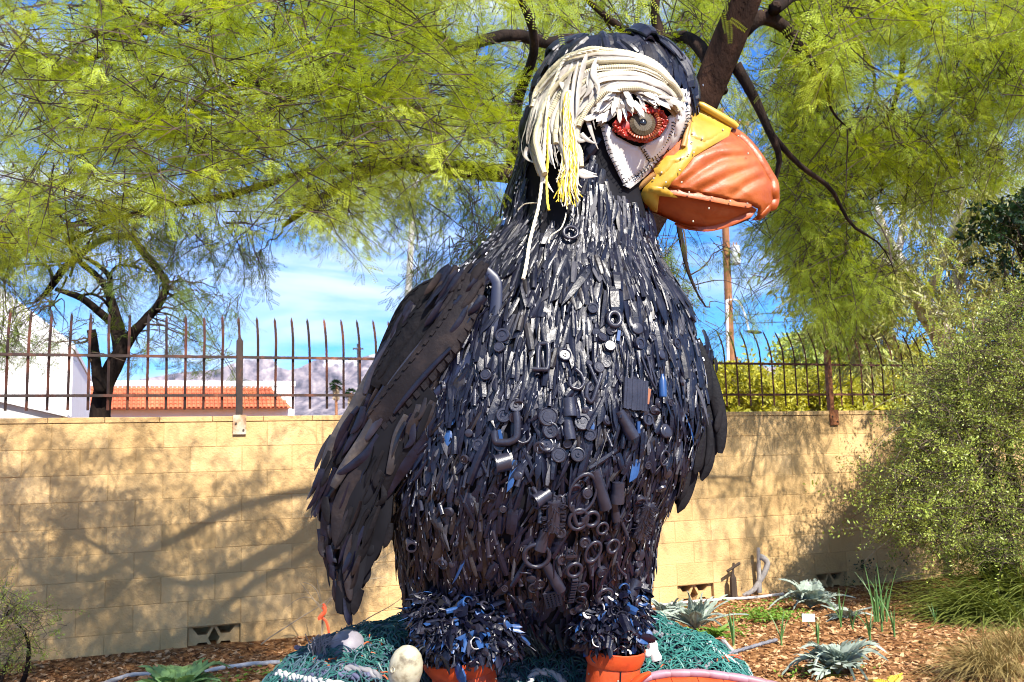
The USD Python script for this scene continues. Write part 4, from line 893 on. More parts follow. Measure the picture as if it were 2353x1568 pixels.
caps = [(*zc(28, 785), 15), (*zc(5, 865), 11), (*zc(448, 918), 13), (*zc(938, 735), 13), (*zc(955, 838), 13), (*zc(755, 855), 12), (*zc(1205, 838), 12), (*zc(1102, 912), 11), (*zc(35, 1330), 15), (*zc(332, 1340), 19), (*zc(350, 1432), 16), (*zc(588, 1290), 8), (*zc(566, 1375), 17), (*zc(1045, 1285), 9), (*zc(1160, 1235), 8), (*zc(1125, 1432), 15), (*zc(640, 595), 11), (*zc(677, 1005), 12), (*zc(120, 1265), 14), (*zc(935, 1170), 12),
        (*zd(672, 60), 15), (*zd(745, 270), 15), (*zd(910, 265), 14), (*zd(390, 450), 9), (*zd(757, 655), 9), (*zd(1685, 55), 13), (*zd(1520, 350), 8), (*zd(1508, 1010), 11), (*zd(965, 1035), 11), (*zd(1020, 1205), 9), (*zd(950, 1425), 12), (*zd(1575, 860), 9), (*zd(1020, 90), 12), (*zd(820, 170), 9), (*zd(640, 180), 14), (*zd(500, 1350), 10)]
for i, (x, y, r) in enumerate(caps):
    P, a, b, n_ = on_body(x, y, .022); a2 = rb.normal(0, .22, 3); n_ = nrm(n_ + a2 * .6); a = nrm(a - n_ * (a @ n_)); b = np.cross(n_, a); R = r / PXM
    c = bird.part('round_cap', place(CAPS[i % 4], P, a, b, n_, R), MAT['cap_look'], parent=body, smooth=35)
for _ in range(85):
    x, y = rb.uniform(960, 1560), rb.uniform(760, 1400)
    P, a, b, n_ = on_body(x, y, .018); n_ = nrm(n_ + rb.normal(0, .3, 3)); a = nrm(a - n_ * (a @ n_)); b = np.cross(n_, a)
    bird.part('round_cap', place(CAPS[rb.integers(4)], P, a, b, n_, rb.uniform(.012, .028)), MAT['cap_look'], parent=body, smooth=35)
rings = [(*zd(945, 595), 27, 3.2, 1.5), (*zd(1020, 815), 15, 4.5, 1), (*zd(548, 1140), 25, 4.5, 1), (*zd(870, 1265), 15, 4, 1), (*zd(1110, 900), 12, 3.2, 1), (*zd(1200, 1060), 14, 3.5, 1), (*zd(1030, 1110), 16, 3, 1.4), (*zd(905, 820), 19, 4, 1.1), (*zc(490, 80), 15, 4, 1), (*zd(1130, 1490), 18, 4, 1), (*zc(780, 675), 13, 5, 1.2)]
for x, y, R, r, st_ in rings:
    P, a, b, n_ = on_body(x, y, .03, -.3); v, f = torus(R / PXM, r / PXM); bird.part('ring', place((v * [1, st_, 1], f), P, a, b, n_), MAT['cap_look'], parent=body, smooth=50)
for _ in range(14):
    P, a, b, n_ = on_body(rb.uniform(980, 1540), rb.uniform(1000, 1410), .02); n_ = nrm(n_ + rb.normal(0, .4, 3)); a = nrm(a - n_ * (a @ n_)); b = np.cross(n_, a)
    bird.part('ring', place(torus(rb.uniform(.014, .034), rb.uniform(.0025, .006)), P, a, b, n_), MAT['cap_look'], parent=body, smooth=50)
HOLLOW = lathe([(.68, .5), (1, .5), (1, .42), (.9, .4), (.9, -.5), (0, -.5)], 14); HOLLOW2 = lathe([(0, .1), (.66, .1), (.68, .5), (.9, .5), (.92, .1), (.8, 0), (.8, -.5), (0, -.5)], 14)
pipes = [(*zd(250, 340), 20, 22, -1.4), (*zd(590, 640), 16, 26, -1.2), (*zd(1225, 740), 10, 34, .3), (*zd(1390, 1430), 16, 24, -.4), (*zd(690, 1330), 13, 50, .5), (*zc(470, 1405), 13, 38, .1), (*zc(480, 1275), 16, 26, 0), (*zc(860, 1390), 14, 44, .5), (*zd(1100, 560), 14, 60, .35), (*zd(1250, 590), 16, 30, 0), (*zd(600, 1010), 14, 30, -.3), (950, 1247, 12, 20, 1.2)]
for x, y, r, l, rot in pipes:
    P, a, b, n_ = on_body(x, y, .025, rot); ax = nrm(-b + n_ * (.55 if abs(rot) > 1 else .12)); a = nrm(np.cross([.1, .2, 1], ax)); v, f = HOLLOW if abs(rot) > 1 else HOLLOW2
    bird.part('pipe_piece', place((v * [r / PXM, r / PXM, l / PXM * 1.4], f), P, a, np.cross(ax, a), ax), MAT['cap_look'], parent=body, smooth=35)
for _ in range(56):
    x, y = rb.uniform(940, 1590), rb.uniform(800, 1410); P, a, b, n_ = on_body(x, y, .015, rb.normal(0, .35)); ax = nrm(-b + n_ * rb.uniform(.05, .5)); a = nrm(np.cross([.1, .2, 1], ax)); r = rb.uniform(.006, .013)
    bird.part('pipe_piece', place(([HOLLOW, HOLLOW2][rb.integers(2)][0] * [r, r, rb.uniform(.04, .1)], HOLLOW[1] if False else [HOLLOW, HOLLOW2][0][1]) if False else (HOLLOW[0] * [r, r, rb.uniform(.04, .1)], HOLLOW[1]), P, a, np.cross(ax, a), ax), MAT['cap_look'], parent=body, smooth=35)
def body_curve(pts, off, n=14):
    p = smooth_path(np.array(pts, float), n); P, N = BODY.hit(p[:, 0], p[:, 1]); return P + N * off, N
def hooky(name, pts, r, off=.03, mat='cap_look', flat=1.0, label=None):
    P, N = body_curve(pts, off, 18); bird.part(name, tube(P, r, 8, flat, N), MAT[mat], parent=body, smooth=50, label=label)
hooky('curved_pipe', [zc(-25, 1440), zc(-10, 1520), zc(60, 1520), zc(125, 1480), zc(130, 1380), zc(120, 1310)], .016, .03, label='thick U-shaped pipe on the belly')
hooky('hook', [zc(480, 1080), zc(490, 1140), zc(540, 1155), zc(575, 1110), zc(560, 1060), zc(520, 1020)], .008)
hooky('hook', [zc(690, 1050), zc(660, 1150), zc(620, 1240), zc(590, 1200), zc(600, 1130), zc(620, 1110)], .010)
hooky('hook', [zc(610, 990), zc(640, 1060), zc(665, 1120)], .008)
hooky('handle', [zc(235, 1025), zc(330, 1025), zc(340, 900), zc(330, 845), zc(285, 850), zc(270, 930), zc(270, 1020)], .0105, .035, label='pistol-shaped handle frame on the breast')
hooky('hook', [zd(855, 700), zd(870, 800), zd(900, 870), zd(945, 840), zd(945, 800)], .010)
hooky('hook', [zd(1235, 1200), zd(1260, 1270), zd(1310, 1320)], .006)
for pts in ([zc(900, 950), zc(890, 1170)], [zc(960, 930), zc(1010, 1060), zc(1055, 1150)], [zc(985, 920), zc(1040, 1050), zc(1060, 1130)], [zc(930, 900), zc(950, 1010)], [zc(870, 900), zc(860, 1080)], [zc(1000, 930), zc(1030, 1090)]):
    hooky('bristle', pts, .005, .03)
for x, y, h_ in ((*zd(690, 790), 62), (*zd(1460, 830), 75)):
    P, a, b, n_ = on_body(x, y, .03); parts = [place(lathe([(0, -.5), (.5, -.5), (.5, .5), (0, .5)], 10), P, a * .06, n_ * .06, b * (h_ / PXM))]
    q = 90; ang_ = rb.uniform(0, 2 * np.pi, q); hh = rb.uniform(-.48, .48, q); dirs = np.cos(ang_)[:, None] * a + np.sin(ang_)[:, None] * n_; o = P + dirs * .03 + b * (hh * h_ / PXM)[:, None]
    parts.append(stamp(box(-.5, .5, -.5, .5, 0, 1), o, np.cross(dirs, b) * .003, np.broadcast_to(b, dirs.shape) * .003, dirs * .022)); bird.part('bristle_brush', merge(parts), MAT['cap_look'], parent=body)
P, a, b, n_ = on_body(*zd(690, 1510), .03, .25)
import trimesh
s_ = Polygon([(-.5, -.62), (.42, -.62), (.5, -.45), (.5, .62), (-.5, .62)])
for gx_ in np.linspace(-.32, .32, 4):
    for gy_ in np.linspace(-.5, .42, 6): s_ = s_.difference(Point(gx_, gy_).buffer(.06, 2))
g = trimesh.creation.extrude_polygon(s_, .08, engine='earcut'); bird.part('perforated_plate', place((np.array(g.vertices), np.array(g.faces)), P, a, b, n_, .075), MAT['cap_look'], parent=body)
P, a, b, n_ = on_body(*zd(840, 1140), .035)
bird.part('fork', merge([place(box(-.5, .5, -.12, .12, -.08, .08), P, a * .05, b * .05, n_ * .05)] + [place(tube([(x, 0, 0), (x, .5, .1), (x * 1.1, .9, .02)], .05, 5), P, a * .05, b * .05, n_ * .05) for x in (-.4, -.13, .13, .4)]), MAT['cap_look'], parent=body)
P, a, b, n_ = on_body(*zd(860, 1440), .03)
bird.part('ribbed_strap', merge([place(box(-.5, .5, -2.2, 2.2, -.1, .05), P, a * .026, b * .03, n_ * .03)] + [place(box(-.5, .5, -.12, .12, .05, .3), P + b * .03 * q, a * .026, b * .03, n_ * .03) for q in np.linspace(-2, 2, 9)]), MAT['cap_look'], parent=body)
P, a, b, n_ = on_body(*zc(985, 1195), .03, -.25)
bird.part('rusty_plate', place(box(-.5, .5, -.55, .55, -.1, .1, 0), P, a * .04, b * .06, n_ * .06), MAT['rust_bit_look'], parent=body, label='rusty reddish plate on the right of the breast')
P, a, b, n_ = on_body(*zc(915, 1190), .034, -.12)
wd_ = []
for k in range(9): wd_.append(place(box(-.055, .055, -.5 - rb.uniform(0, .06), .5 + rb.uniform(0, .06), -.1, .1 + rb.uniform(-.02, .02)), P + a * (k - 4) * .0128, a * .11, b * .125, n_ * .06))
bird.part('ridged_block', merge(wd_), MAT['cap_look'], parent=body)
P, a, b, n_ = on_body(*zc(1090, 1130), .04, -.1); bird.part('blue_bottle', place(lathe([(0, -.5), (.9, -.5), (1, -.4), (.95, .2), (.4, .42), (.4, .5), (0, .5)], 14), P, a * .017, n_ * .017, b * .1), MAT['blue_plastic_look'], parent=body, smooth=40)
for x, y in (zc(812, 785), zc(20, 0), zd(1240, 690), zd(1440, 20), zd(240, 100)):
    P, a, b, n_ = on_body(x, y, .02, rb.normal(0, .3)); bird.part('blue_bit', place(box(-.5, .5, -.5, .5, -.2, .2), P, a * .014, b * .05, n_ * .02), MAT['blue_plastic_look'], parent=body)

# ---- near wing: tyres, hoses and long blades
rw = np.random.default_rng(88)
def wt(vx, vy):
    vx, vy = np.asarray(vx, float), np.asarray(vy, float)
    return .44 - .16 * np.clip((1130 - vx) / 400, 0, 1) - .06 * np.clip((vy - 900) / 500, 0, 1) + .05 * np.clip((vy - 650) / 300, 0, 1) * np.clip((vx - 860) / 200, 0, 1)
wing_poly = [(1105, 612), (1040, 632), (985, 662), (940, 700), (905, 765), (868, 840), (826, 922), (775, 1000), (752, 1050), (775, 1110), (770, 1200), (760, 1290), (775, 1340), (800, 1350), (830, 1290), (870, 1215), (890, 1130), (905, 1060), (960, 960), (1040, 880), (1110, 790), (1140, 690)]
wing = bird.part('wing', pillow(wing_poly, lambda x, y: wt(x, y) - .05, .05, 14, 40), MAT['core_look'], smooth=True, label='near wing of tyre treads and long dark blades')
def wcurve(pts, off, n=18):
    p = smooth_path(np.array(pts, float), n); return pq(p[:, 0], p[:, 1], wt(p[:, 0], p[:, 1]) + off)
def along(width, n, tip=.1, root=.7, peak=.4):
    s = np.linspace(0, 1, n); return width / PXM / 2 * np.where(s < peak, root + (1 - root) * (s / peak), tip + (1 - tip) * np.sqrt(np.clip(1 - ((s - peak) / (1 - peak)) ** 2, 0, 1)))
def tyre(pts, width, off, mat, tread=True, n=26, tip=.5):
    P = wcurve(pts, off, n); r = along(width, n, tip); t = nrm(np.gradient(P, axis=0)); up = nrm(-HN + np.array([0, 0, .15])); side = nrm(np.cross(t, up)); nn2 = np.cross(side, t)
    path = bird.part('tyre_strip', tube(P, r, 12, .32, up), MAT[mat], parent=wing, smooth=50)
    if tread:
        L = np.r_[0, np.cumsum(np.linalg.norm(np.diff(P, axis=0), axis=1))]; lug = []
        for s in np.arange(.02, L[-1] * .97, .05):
            k = np.interp(s, L, np.arange(n)); i = int(k); o = P[i] + (P[min(i + 1, n - 1)] - P[i]) * (k - i); rr = r[i]
            for e, l_ in ((-.78, .34), (.62, .16)):
                lift = .32 * math.sqrt(max(1 - e * e, .05)) * rr
                lug.append(place(box(-.5, .5, -.5, .5, -.5, .5), o + side[i] * e * rr + nn2[i] * (lift + .002), t[i] * .026, side[i] * rr * l_ + t[i] * .004 * np.sign(e), nrm(nn2[i] * (1 - abs(e) * .6) + side[i] * e * .6) * .009))
        bird.part('tyre_lugs', merge(lug), MAT[mat], parent=wing, kind='stuff')
tyre([(1112, 618), (1142, 655), (1138, 725), (1100, 800), (1045, 868), (1000, 905)], 28, .05, 'blue_tube_look', False)
tyre([(1088, 632), (1062, 712), (1005, 802), (940, 880), (880, 948), (858, 972)], 80, .06, 'tyre_dusty_look')
tyre([(1062, 640), (1000, 690), (940, 762), (890, 840), (862, 890)], 48, .03, 'tyre_look')
tyre([(1040, 640), (985, 660), (938, 702), (902, 768), (872, 830)], 36, .0, 'tyre_look')
tyre([(1000, 720), (950, 790), (905, 850), (880, 885)], 26, .055, 'tyre_look', False)
BLADES = [([(948, 690), (905, 790), (852, 880), (800, 965), (768, 1010)], 40, .0, 'grey_feather_look', .1), ([(925, 850), (884, 926), (838, 1006), (790, 1078), (765, 1120)], 26, .065, 'grey_feather_look', .6), ([(905, 985), (862, 1058), (815, 1110), (782, 1180), (776, 1262)], 44, .055, 'tyre_dusty_look', .2),
          ([(1000, 905), (930, 985), (868, 1080), (832, 1190), (806, 1320)], 96, .035, 'core_look', .15), ([(900, 1060), (885, 1130), (872, 1215), (842, 1285), (806, 1350)], 42, .03, 'core_look', .3), ([(828, 1250), (808, 1320), (798, 1370), (790, 1412)], 56, .045, 'core_look', .55), ([(770, 1075), (748, 1130), (722, 1188)], 14, .02, 'shard_look', .4),
          ([(772, 1110), (752, 1200), (754, 1270), (768, 1335)], 30, .01, 'shard_look', .1), ([(735, 1215), (742, 1250), (760, 1300)], 18, .0, 'shard_look', .3), ([(845, 880), (800, 962), (762, 1030), (735, 1115)], 30, .02, 'grey_feather_look', .05), ([(820, 920), (785, 985), (752, 1042)], 22, -.01, 'shard_look', .3),
          ([(960, 860), (910, 905), (870, 965), (840, 1010)], 24, .07, 'cap_look', .5), ([(870, 1000), (845, 1040), (800, 1075), (775, 1090)], 20, .07, 'shard_look', .4), ([(1010, 960), (960, 1030), (905, 1100), (880, 1150)], 36, .05, 'shard_look', .15), ([(1050, 890), (1000, 960), (950, 1020), (900, 1095)], 44, .045, 'brown_shard_look', .1),
          ([(1105, 830), (1060, 880), (1000, 960)], 40, .04, 'shard_look', .1), ([(935, 955), (915, 1000), (902, 1060), (893, 1090)], 22, .075, 'grey_feather_look', .5), ([(870, 1130), (850, 1200), (830, 1260), (826, 1300)], 40, .04, 'tyre_look', .1), ([(815, 1230), (800, 1290), (806, 1380)], 22, .07, 'brown_shard_look', .2),
          ([(930, 735), (890, 800), (858, 850), (838, 905)], 18, .03, 'cap_look', .4), ([(985, 770), (930, 840), (890, 890)], 14, .075, 'cap_look', .4), ([(900, 870), (868, 930), (830, 985)], 26, .045, 'shard_look', .2), ([(1035, 800), (960, 880), (905, 950)], 12, .085, 'shard_look', .4), ([(860, 1040), (820, 1120), (795, 1210), (790, 1280)], 36, .05, 'tyre_look', .1), ([(965, 1000), (915, 1060), (880, 1140)], 30, .06, 'tyre_look', .1)]
for pts, w, off, mt, tip in BLADES:
    P = wcurve(pts, off, 20); up = nrm(-HN + rw.normal(0, .15, 3)); bird.part('wing_blade', tube(P, along(w, 20, tip), 10, .32, up), MAT[mt], parent=wing, smooth=50)
for k in range(130):
    s = rw.uniform(0, 1); c = smooth_path(np.array([(1090., 640.), (1000., 800.), (900., 950.), (840., 1100.), (810., 1280.)]), 30)[int(s * 29)] + rw.normal(0, [38, 20]); d = np.array([-45, 75.]) * rw.uniform(.6, 1.3) * (1 if s < .6 else .8)
    if not shapely.contains_xy(Polygon(wing_poly), *c): continue
    P = wcurve([c, c + d * .5 + rw.normal(0, 5, 2), c + d], rw.uniform(.0, .05), 7); bird.part('wing_sliver', tube(P, along(rw.uniform(8, 22), 7, .1), 6, .35, nrm(-HN + rw.normal(0, .4, 3))), MAT[['shard_look', 'brown_shard_look', 'tyre_look'][rw.integers(3)]], parent=wing, smooth=50)
edge_ = smooth_path(np.array([(1000., 660.), (935., 712.), (880., 825.), (815., 940.), (760., 1030.), (742., 1110.), (745., 1220.), (762., 1300.), (790., 1370.)]), 80)
for k in range(75):
    c = edge_[rw.integers(80)] + rw.normal(0, 9, 2) + [6, 0]; d = np.array([-34, 70.]) * rw.uniform(.5, 1.25) if c[1] < 1130 else np.array([8, 62.]) * rw.uniform(.5, 1.1); P = wcurve([c, c + d * .5 + rw.normal(0, 4, 2), c + d], rw.uniform(-.02, .06), 8)
    bird.part('wing_sliver', tube(P, along(rw.uniform(9, 20), 8, .05), 6, .35, nrm(-HN + rw.normal(0, .35, 3))), MAT[['shard_look', 'tyre_look', 'brown_shard_look', 'grey_feather_look'][int(rw.choice(4, p=[.4, .3, .2, .1]))]], parent=wing, smooth=50)
for k in range(80):
    s = rw.uniform(0, 1); c = smooth_path(np.array([(985., 900.), (915., 1010.), (865., 1110.), (830., 1220.), (808., 1310.)]), 30)[int(s * 29)] + rw.normal(0, [26, 16]); d = np.array([-30, 78.]) * rw.uniform(.5, 1.2)
    if not shapely.contains_xy(Polygon(wing_poly), *c): continue
    P = wcurve([c, c + d * .5 + rw.normal(0, 5, 2), c + d], rw.uniform(.055, .085), 8); bird.part('wing_sliver', tube(P, along(rw.uniform(8, 20), 8, .05), 6, .3, nrm(-HN + rw.normal(0, .5, 3))), MAT[['core_look', 'tyre_look', 'brown_shard_look', 'shard_look'][k % 4]], parent=wing, smooth=50)
for k in range(70):
    c = np.array([rw.uniform(1010, 1125), rw.uniform(600, 720)]) + [0, 0]; d = np.array([-52, 74.]) * rw.uniform(.45, .9); P = wcurve([c, c + d * .5 + rw.normal(0, 4, 2), c + d], rw.uniform(.05, .085), 8)
    bird.part('wing_sliver', tube(P, along(rw.uniform(9, 18), 8, .05), 6, .35, nrm(-HN + rw.normal(0, .3, 3))), MAT['shard_look' if k % 3 else 'tyre_dusty_look'], parent=wing, smooth=50)
low_ = smooth_path(np.array([(905., 1050.), (893., 1120.), (872., 1205.), (842., 1280.), (815., 1370.)]), 40)
for k in range(26):
    c = low_[rw.integers(40)] + rw.normal(0, 7, 2); d = np.array([-16, 55.]) * rw.uniform(.5, 1.2); P = wcurve([c, c + d * .5 + rw.normal(0, 4, 2), c + d], rw.uniform(-.02, .05), 8)
    bird.part('wing_sliver', tube(P, along(rw.uniform(9, 22), 8, .05), 6, .35, nrm(-HN + rw.normal(0, .35, 3))), MAT['core_look' if k % 2 else 'tyre_look'], parent=wing, smooth=50)
# ---- far wing, seen past the right side
far = bird.part('wing', pillow([(1595, 800), (1625, 860), (1648, 940), (1652, 985), (1625, 1010), (1618, 1060), (1590, 1100), (1565, 1150), (1552, 1160), (1535, 1100), (1560, 900)], lambda x, y: 0 * x - .05, .035, 14, 30), MAT['core_look'], smooth=True, label='far wing of black rubber blades past the right side of the breast')
for pts, w, t0, tip in (([(1608, 800), (1640, 890), (1658, 985), (1655, 1042)], 30, .0, .35), ([(1600, 830), (1632, 920), (1645, 1000), (1640, 1045)], 34, -.04, .3), ([(1590, 860), (1625, 960), (1625, 1050), (1612, 1105)], 44, -.02, .12), ([(1575, 900), (1605, 1000), (1598, 1090)], 44, .03, .1), ([(1560, 940), (1588, 1040), (1575, 1130), (1557, 1180)], 44, -.03, .05), ([(1560, 1000), (1572, 1080), (1562, 1150)], 34, .03, .1), ([(1600, 780), (1622, 850), (1630, 920)], 26, .06, .3), ([(1625, 960), (1632, 1010), (1622, 1070)], 16, .04, .3), ([(1560, 1020), (1548, 1100), (1540, 1160)], 22, .05, .1)):
    p = smooth_path(np.array(pts, float), 16); P = pq(p[:, 0], p[:, 1], t0 + .06); bird.part('wing_blade', tube(P, along(w, 16, tip), 8, .3, -HN), MAT['tyre_look'], parent=far, smooth=50)

fe_ = smooth_path(np.array([(1612., 800.), (1642., 900.), (1648., 985.), (1612., 1060.), (1560., 1135.)]), 40)
for k in range(44):
    c = fe_[rw.integers(40)] + rw.normal(0, 10, 2) - [8, 30]; d = np.array([8, 62.]) * rw.uniform(.5, 1.2) if c[1] < 930 else np.array([-12, 58.]) * rw.uniform(.5, 1.2); p = smooth_path(np.array([c, c + d * .5 + rw.normal(0, 4, 2), c + d]), 8); P = pq(p[:, 0], p[:, 1], rw.uniform(-.05, .1))
    bird.part('wing_sliver', tube(P, along(rw.uniform(8, 18), 8, .05), 6, .35, nrm(-HN + rw.normal(0, .35, 3))), MAT['tyre_look' if k % 2 else 'shard_look'], parent=far, smooth=50)
# ---- beak
def zb(x, y): return 1091.5 + x / 3.033, 57.4 + y / 3.033
def zbs(L_): return [zb(*p) for p in L_]
beak_out = Polygon(zbs([(1450, 560), (1780, 725), (1900, 830), (2000, 950), (2070, 1080), (2095, 1150), (2070, 1260), (2010, 1330), (1900, 1360), (1800, 1402), (1600, 1430), (1430, 1390), (1270, 1320), (1150, 1280), (1060, 1150), (1200, 800)]))
bring = beak_out.exterior
def beak_h(vx, vy):
    d = np.where(shapely.contains_xy(beak_out, vx, vy), shapely.distance(shapely.points(np.stack([vx, vy], -1)), bring), 0)
    base_ = np.clip((1800 - np.asarray(vx)) / 330, .12, 1)
    return .215 * np.sqrt(np.clip(1 - (1 - np.minimum(d / 150, 1)) ** 2, 0, 1)) * (.45 + .55 * base_)
FOLDS = [(zbs([(1400, 1040), (1600, 860), (1855, 820)]), 8, .020), (zbs([(1440, 1110), (1600, 1000), (1760, 925), (1930, 915)]), 9, .026), (zbs([(1560, 1160), (1720, 1080), (1960, 985)]), 8, .018), (zbs([(1800, 1190), (1920, 1100), (2010, 1060)]), 8, .022), (zbs([(1480, 990), (1560, 960), (1700, 905)]), 12, .010)]
def folds(vx, vy):
    out = 0 * np.asarray(vx, float)
    for L_, w, dp in FOLDS:
        ls = LineString(smooth_path(np.array(L_), 12)); d = shapely.distance(shapely.points(np.stack([vx, vy], -1)), ls)
        below = d + 0; out = out - dp * .45 * np.exp(-(d / w) ** 2) + dp * .22 * np.exp(-((d - w * 2.2) / (w * 1.5)) ** 2)
    return out
def half_pillow(poly, step, off, press=None, thick=None):
    """solid of the beak's own swelling, closed to its middle plane"""
    m = pillow(poly, lambda x, y: 0 * x, 0.0, step, 1.0); v, f = m
    P = Polygon(poly).buffer(0); n2 = len(v); s, t, z = loc(v); u_, w_ = to_pix(v); h = np.maximum(beak_h(u_, w_), .004) + off
    inner = shapely.distance(shapely.points(np.stack([u_, w_], -1)), P.exterior); soft = np.clip(inner / 7, 0, 1) ** .5
    # pillow lists boundary + inner front, then inner back
    k = n2 - int((inner > 1e-3).sum()) // 2
    fr = np.arange(n2) < k; sign = np.where(fr, 1.0, -1.0)
    hh = h * (.55 + .45 * soft) if off >= 0 else h
    if press is not None: hh = hh + press(u_, w_) * soft * fr
    d = ray(u_, w_); P3 = C0 + d * ((D0 - sign * hh) / (d @ HN))[:, None]
    edge_i = np.arange(n2)[inner < 1e-3]; mid = C0 + ray(u_[edge_i], w_[edge_i]) * ((D0 + hh[edge_i]) / (ray(u_[edge_i], w_[edge_i]) @ HN))[:, None]
    return P3, f, edge_i, mid
def beak_solid(poly, step=7, off=0.0, press=None):
    P3, f, e, mid = half_pillow(poly, step, off, press); n = len(P3)
    nf = len(f) // 2; remap = np.arange(n); remap[e] = n + np.arange(len(e)); f = f.copy(); f[nf:] = remap[f[nf:]]
    o = np.arange(len(e)); a, b = e, np.roll(e, -1); sk = quads(np.stack([a, n + o, n + np.roll(o, -1), b], -1))
    return np.vstack([P3, mid]), np.vstack([f, sk, sk[:, ::-1]])
upper_poly = zbs([(1400, 600), (1780, 735), (1880, 815), (1965, 910), (2040, 1030), (2085, 1130), (2080, 1210), (2050, 1300), (1985, 1362), (1925, 1362), (1965, 1330), (1972, 1282), (1925, 1262), (1640, 1205), (1340, 1146), (1060, 1130), (1150, 900)])
lower_poly = zbs([(1110, 1150), (1340, 1140), (1640, 1200), (1925, 1262), (1965, 1288), (1910, 1358), (1800, 1402), (1700, 1424), (1600, 1431), (1500, 1414), (1400, 1380), (1270, 1320), (1165, 1282)])
beak = bird.part('beak', beak_solid(upper_poly, 5, 0.0, folds), MAT['beak_look'], smooth=60, label='big ridged orange upper beak')
lower = bird.part('lower_beak', beak_solid(lower_poly, 6, -.026), MAT['lower_beak_look'], smooth=60)
def on_beak(pts, n, off):
    p = smooth_path(np.array(pts, float), n); return pq(p[:, 0], p[:, 1], beak_h(p[:, 0], p[:, 1]) + off), p
def beak_strap(name, pts, w, off, mat, n=26, flat=.35, label=None):
    P, p = on_beak(pts, n, off); bird.part(name, tube(P, np.r_[w * .6, np.full(n - 2, w), w * .5], 8, flat, nrm(-HN + [0, 0, .3])), MAT[mat], parent=beak, smooth=50, label=label)
beak_strap('beak_ridge', zbs([(1788, 742), (1870, 800), (1955, 900), (2030, 1020), (2078, 1120), (2082, 1200), (2050, 1290)]), .030, -.01, 'beak_look', 30, .6, 'rolled rim along the top edge of the beak')
beak_strap('beak_strap', zbs([(1350, 1152), (1500, 1180), (1650, 1208), (1800, 1236), (1925, 1256)]), .02, -.004, 'beak_look', 26, .25)
beak_strap('beak_strap', zbs([(1400, 1376), (1500, 1405), (1600, 1415), (1720, 1395), (1830, 1350), (1935, 1305)]), .022, -.02, 'lower_beak_look', 26, .35)
# dark gap of the mouth and hooked tip
bird.part('beak_hook', pillow(zbs([(2050, 1230), (2078, 1215), (2060, 1300), (2010, 1350), (1915, 1368), (1965, 1335), (1985, 1285)]), lambda x, y: 0 * x, .035, 5, 12), MAT['beak_look'], parent=beak, smooth=60)
def plate_on(poly, off, th, mat, name, parent, tf, step=7, smooth=50, label=None): return bird.part(name, pillow(poly, lambda x, y: tf(x, y) + off, th, step, 8), MAT[mat], parent=parent, smooth=smooth, label=label)
bt = lambda x, y: np.maximum(beak_h(x, y), .03)
plate_on(zbs([(1240, 1300), (1140, 1200), (1190, 1110), (1260, 1020), (1440, 860), (1470, 700), (1510, 545), (1560, 545), (1790, 720), (1770, 775), (1640, 850), (1530, 915), (1440, 1030), (1350, 1130), (1285, 1190), (1270, 1310)]), .006, .012, 'yellow_look', 'yellow_base_plate', beak, bt)
plate_on(zbs([(1498, 560), (1545, 556), (1775, 722), (1640, 812), (1598, 828), (1490, 786)]), .012, .012, 'yellow_look', 'yellow_plate', beak, bt)
plate_on(zbs([(1244, 1002), (1335, 912), (1468, 906), (1478, 940), (1390, 975), (1312, 1056), (1255, 1040)]), .014, .011, 'yellow_look', 'yellow_plate', beak, bt)
plate_on(zbs([(1205, 1118), (1330, 1132), (1415, 1206), (1280, 1192), (1200, 1160)]), .016, .010, 'yellow_look', 'yellow_plate', beak, bt)
P = np.array([pq(*zb(1545, 545), .06), pq(*zb(1690, 625), .05), pq(*zb(1828, 712), .03)])
bird.part('yellow_roll', tube(smooth_path(P, 10), [.008] + [.019] * 8 + [.014], 12), MAT['yellow_look'], parent=beak, smooth=50, label='rolled yellow sheet along the top of the beak base')
for pts, r, m_ in ((zbs([(1500, 640), (1478, 740), (1452, 850)]), .013, 'ochre_look'), (zbs([(1105, 1165), (1180, 1100), (1255, 1040)]), .014, 'ochre_look')):
    P, _ = on_beak(pts, 8, .016); bird.part('ochre_strip', tube(P, r, 8), MAT[m_], parent=beak, smooth=50)
bird.part('pink_throat', pillow(zbs([(1090, 1190), (1130, 1180), (1175, 1280), (1235, 1325), (1180, 1345), (1120, 1290)]), lambda x, y: 0 * x + .06, .05, 8, 14), MAT['pink_look'], parent=lower, smooth=50)
SCREW = lathe([(0, .55), (.25, .5), (.3, .25), (.55, .5), (.9, .35), (1, 0)], 8)
for i, p in enumerate([(1518, 585), (1552, 575), (1735, 695), (1728, 732), (1515, 757), (1582, 795), (1510, 818), (1525, 890), (1488, 900), (1435, 928), (1427, 1012), (1300, 1030), (1330, 1098), (1245, 1072), (1835, 775), (1903, 898), (1492, 1168), (1650, 1205), (1778, 1230), (1898, 1246), (1630, 1280), (1520, 1370), (1440, 1098)]):
    v = zb(*p); P = pq(v[0], v[1], float(beak_h(np.array([v[0]]), np.array([v[1]]))[0]) + .028 - (.012 if i > 15 else 0)); a, b, c = frame(-HN); bird.part('screw', place(SCREW, P, a, b, c, .0052), MAT['screw_look'], parent=beak, smooth=40)

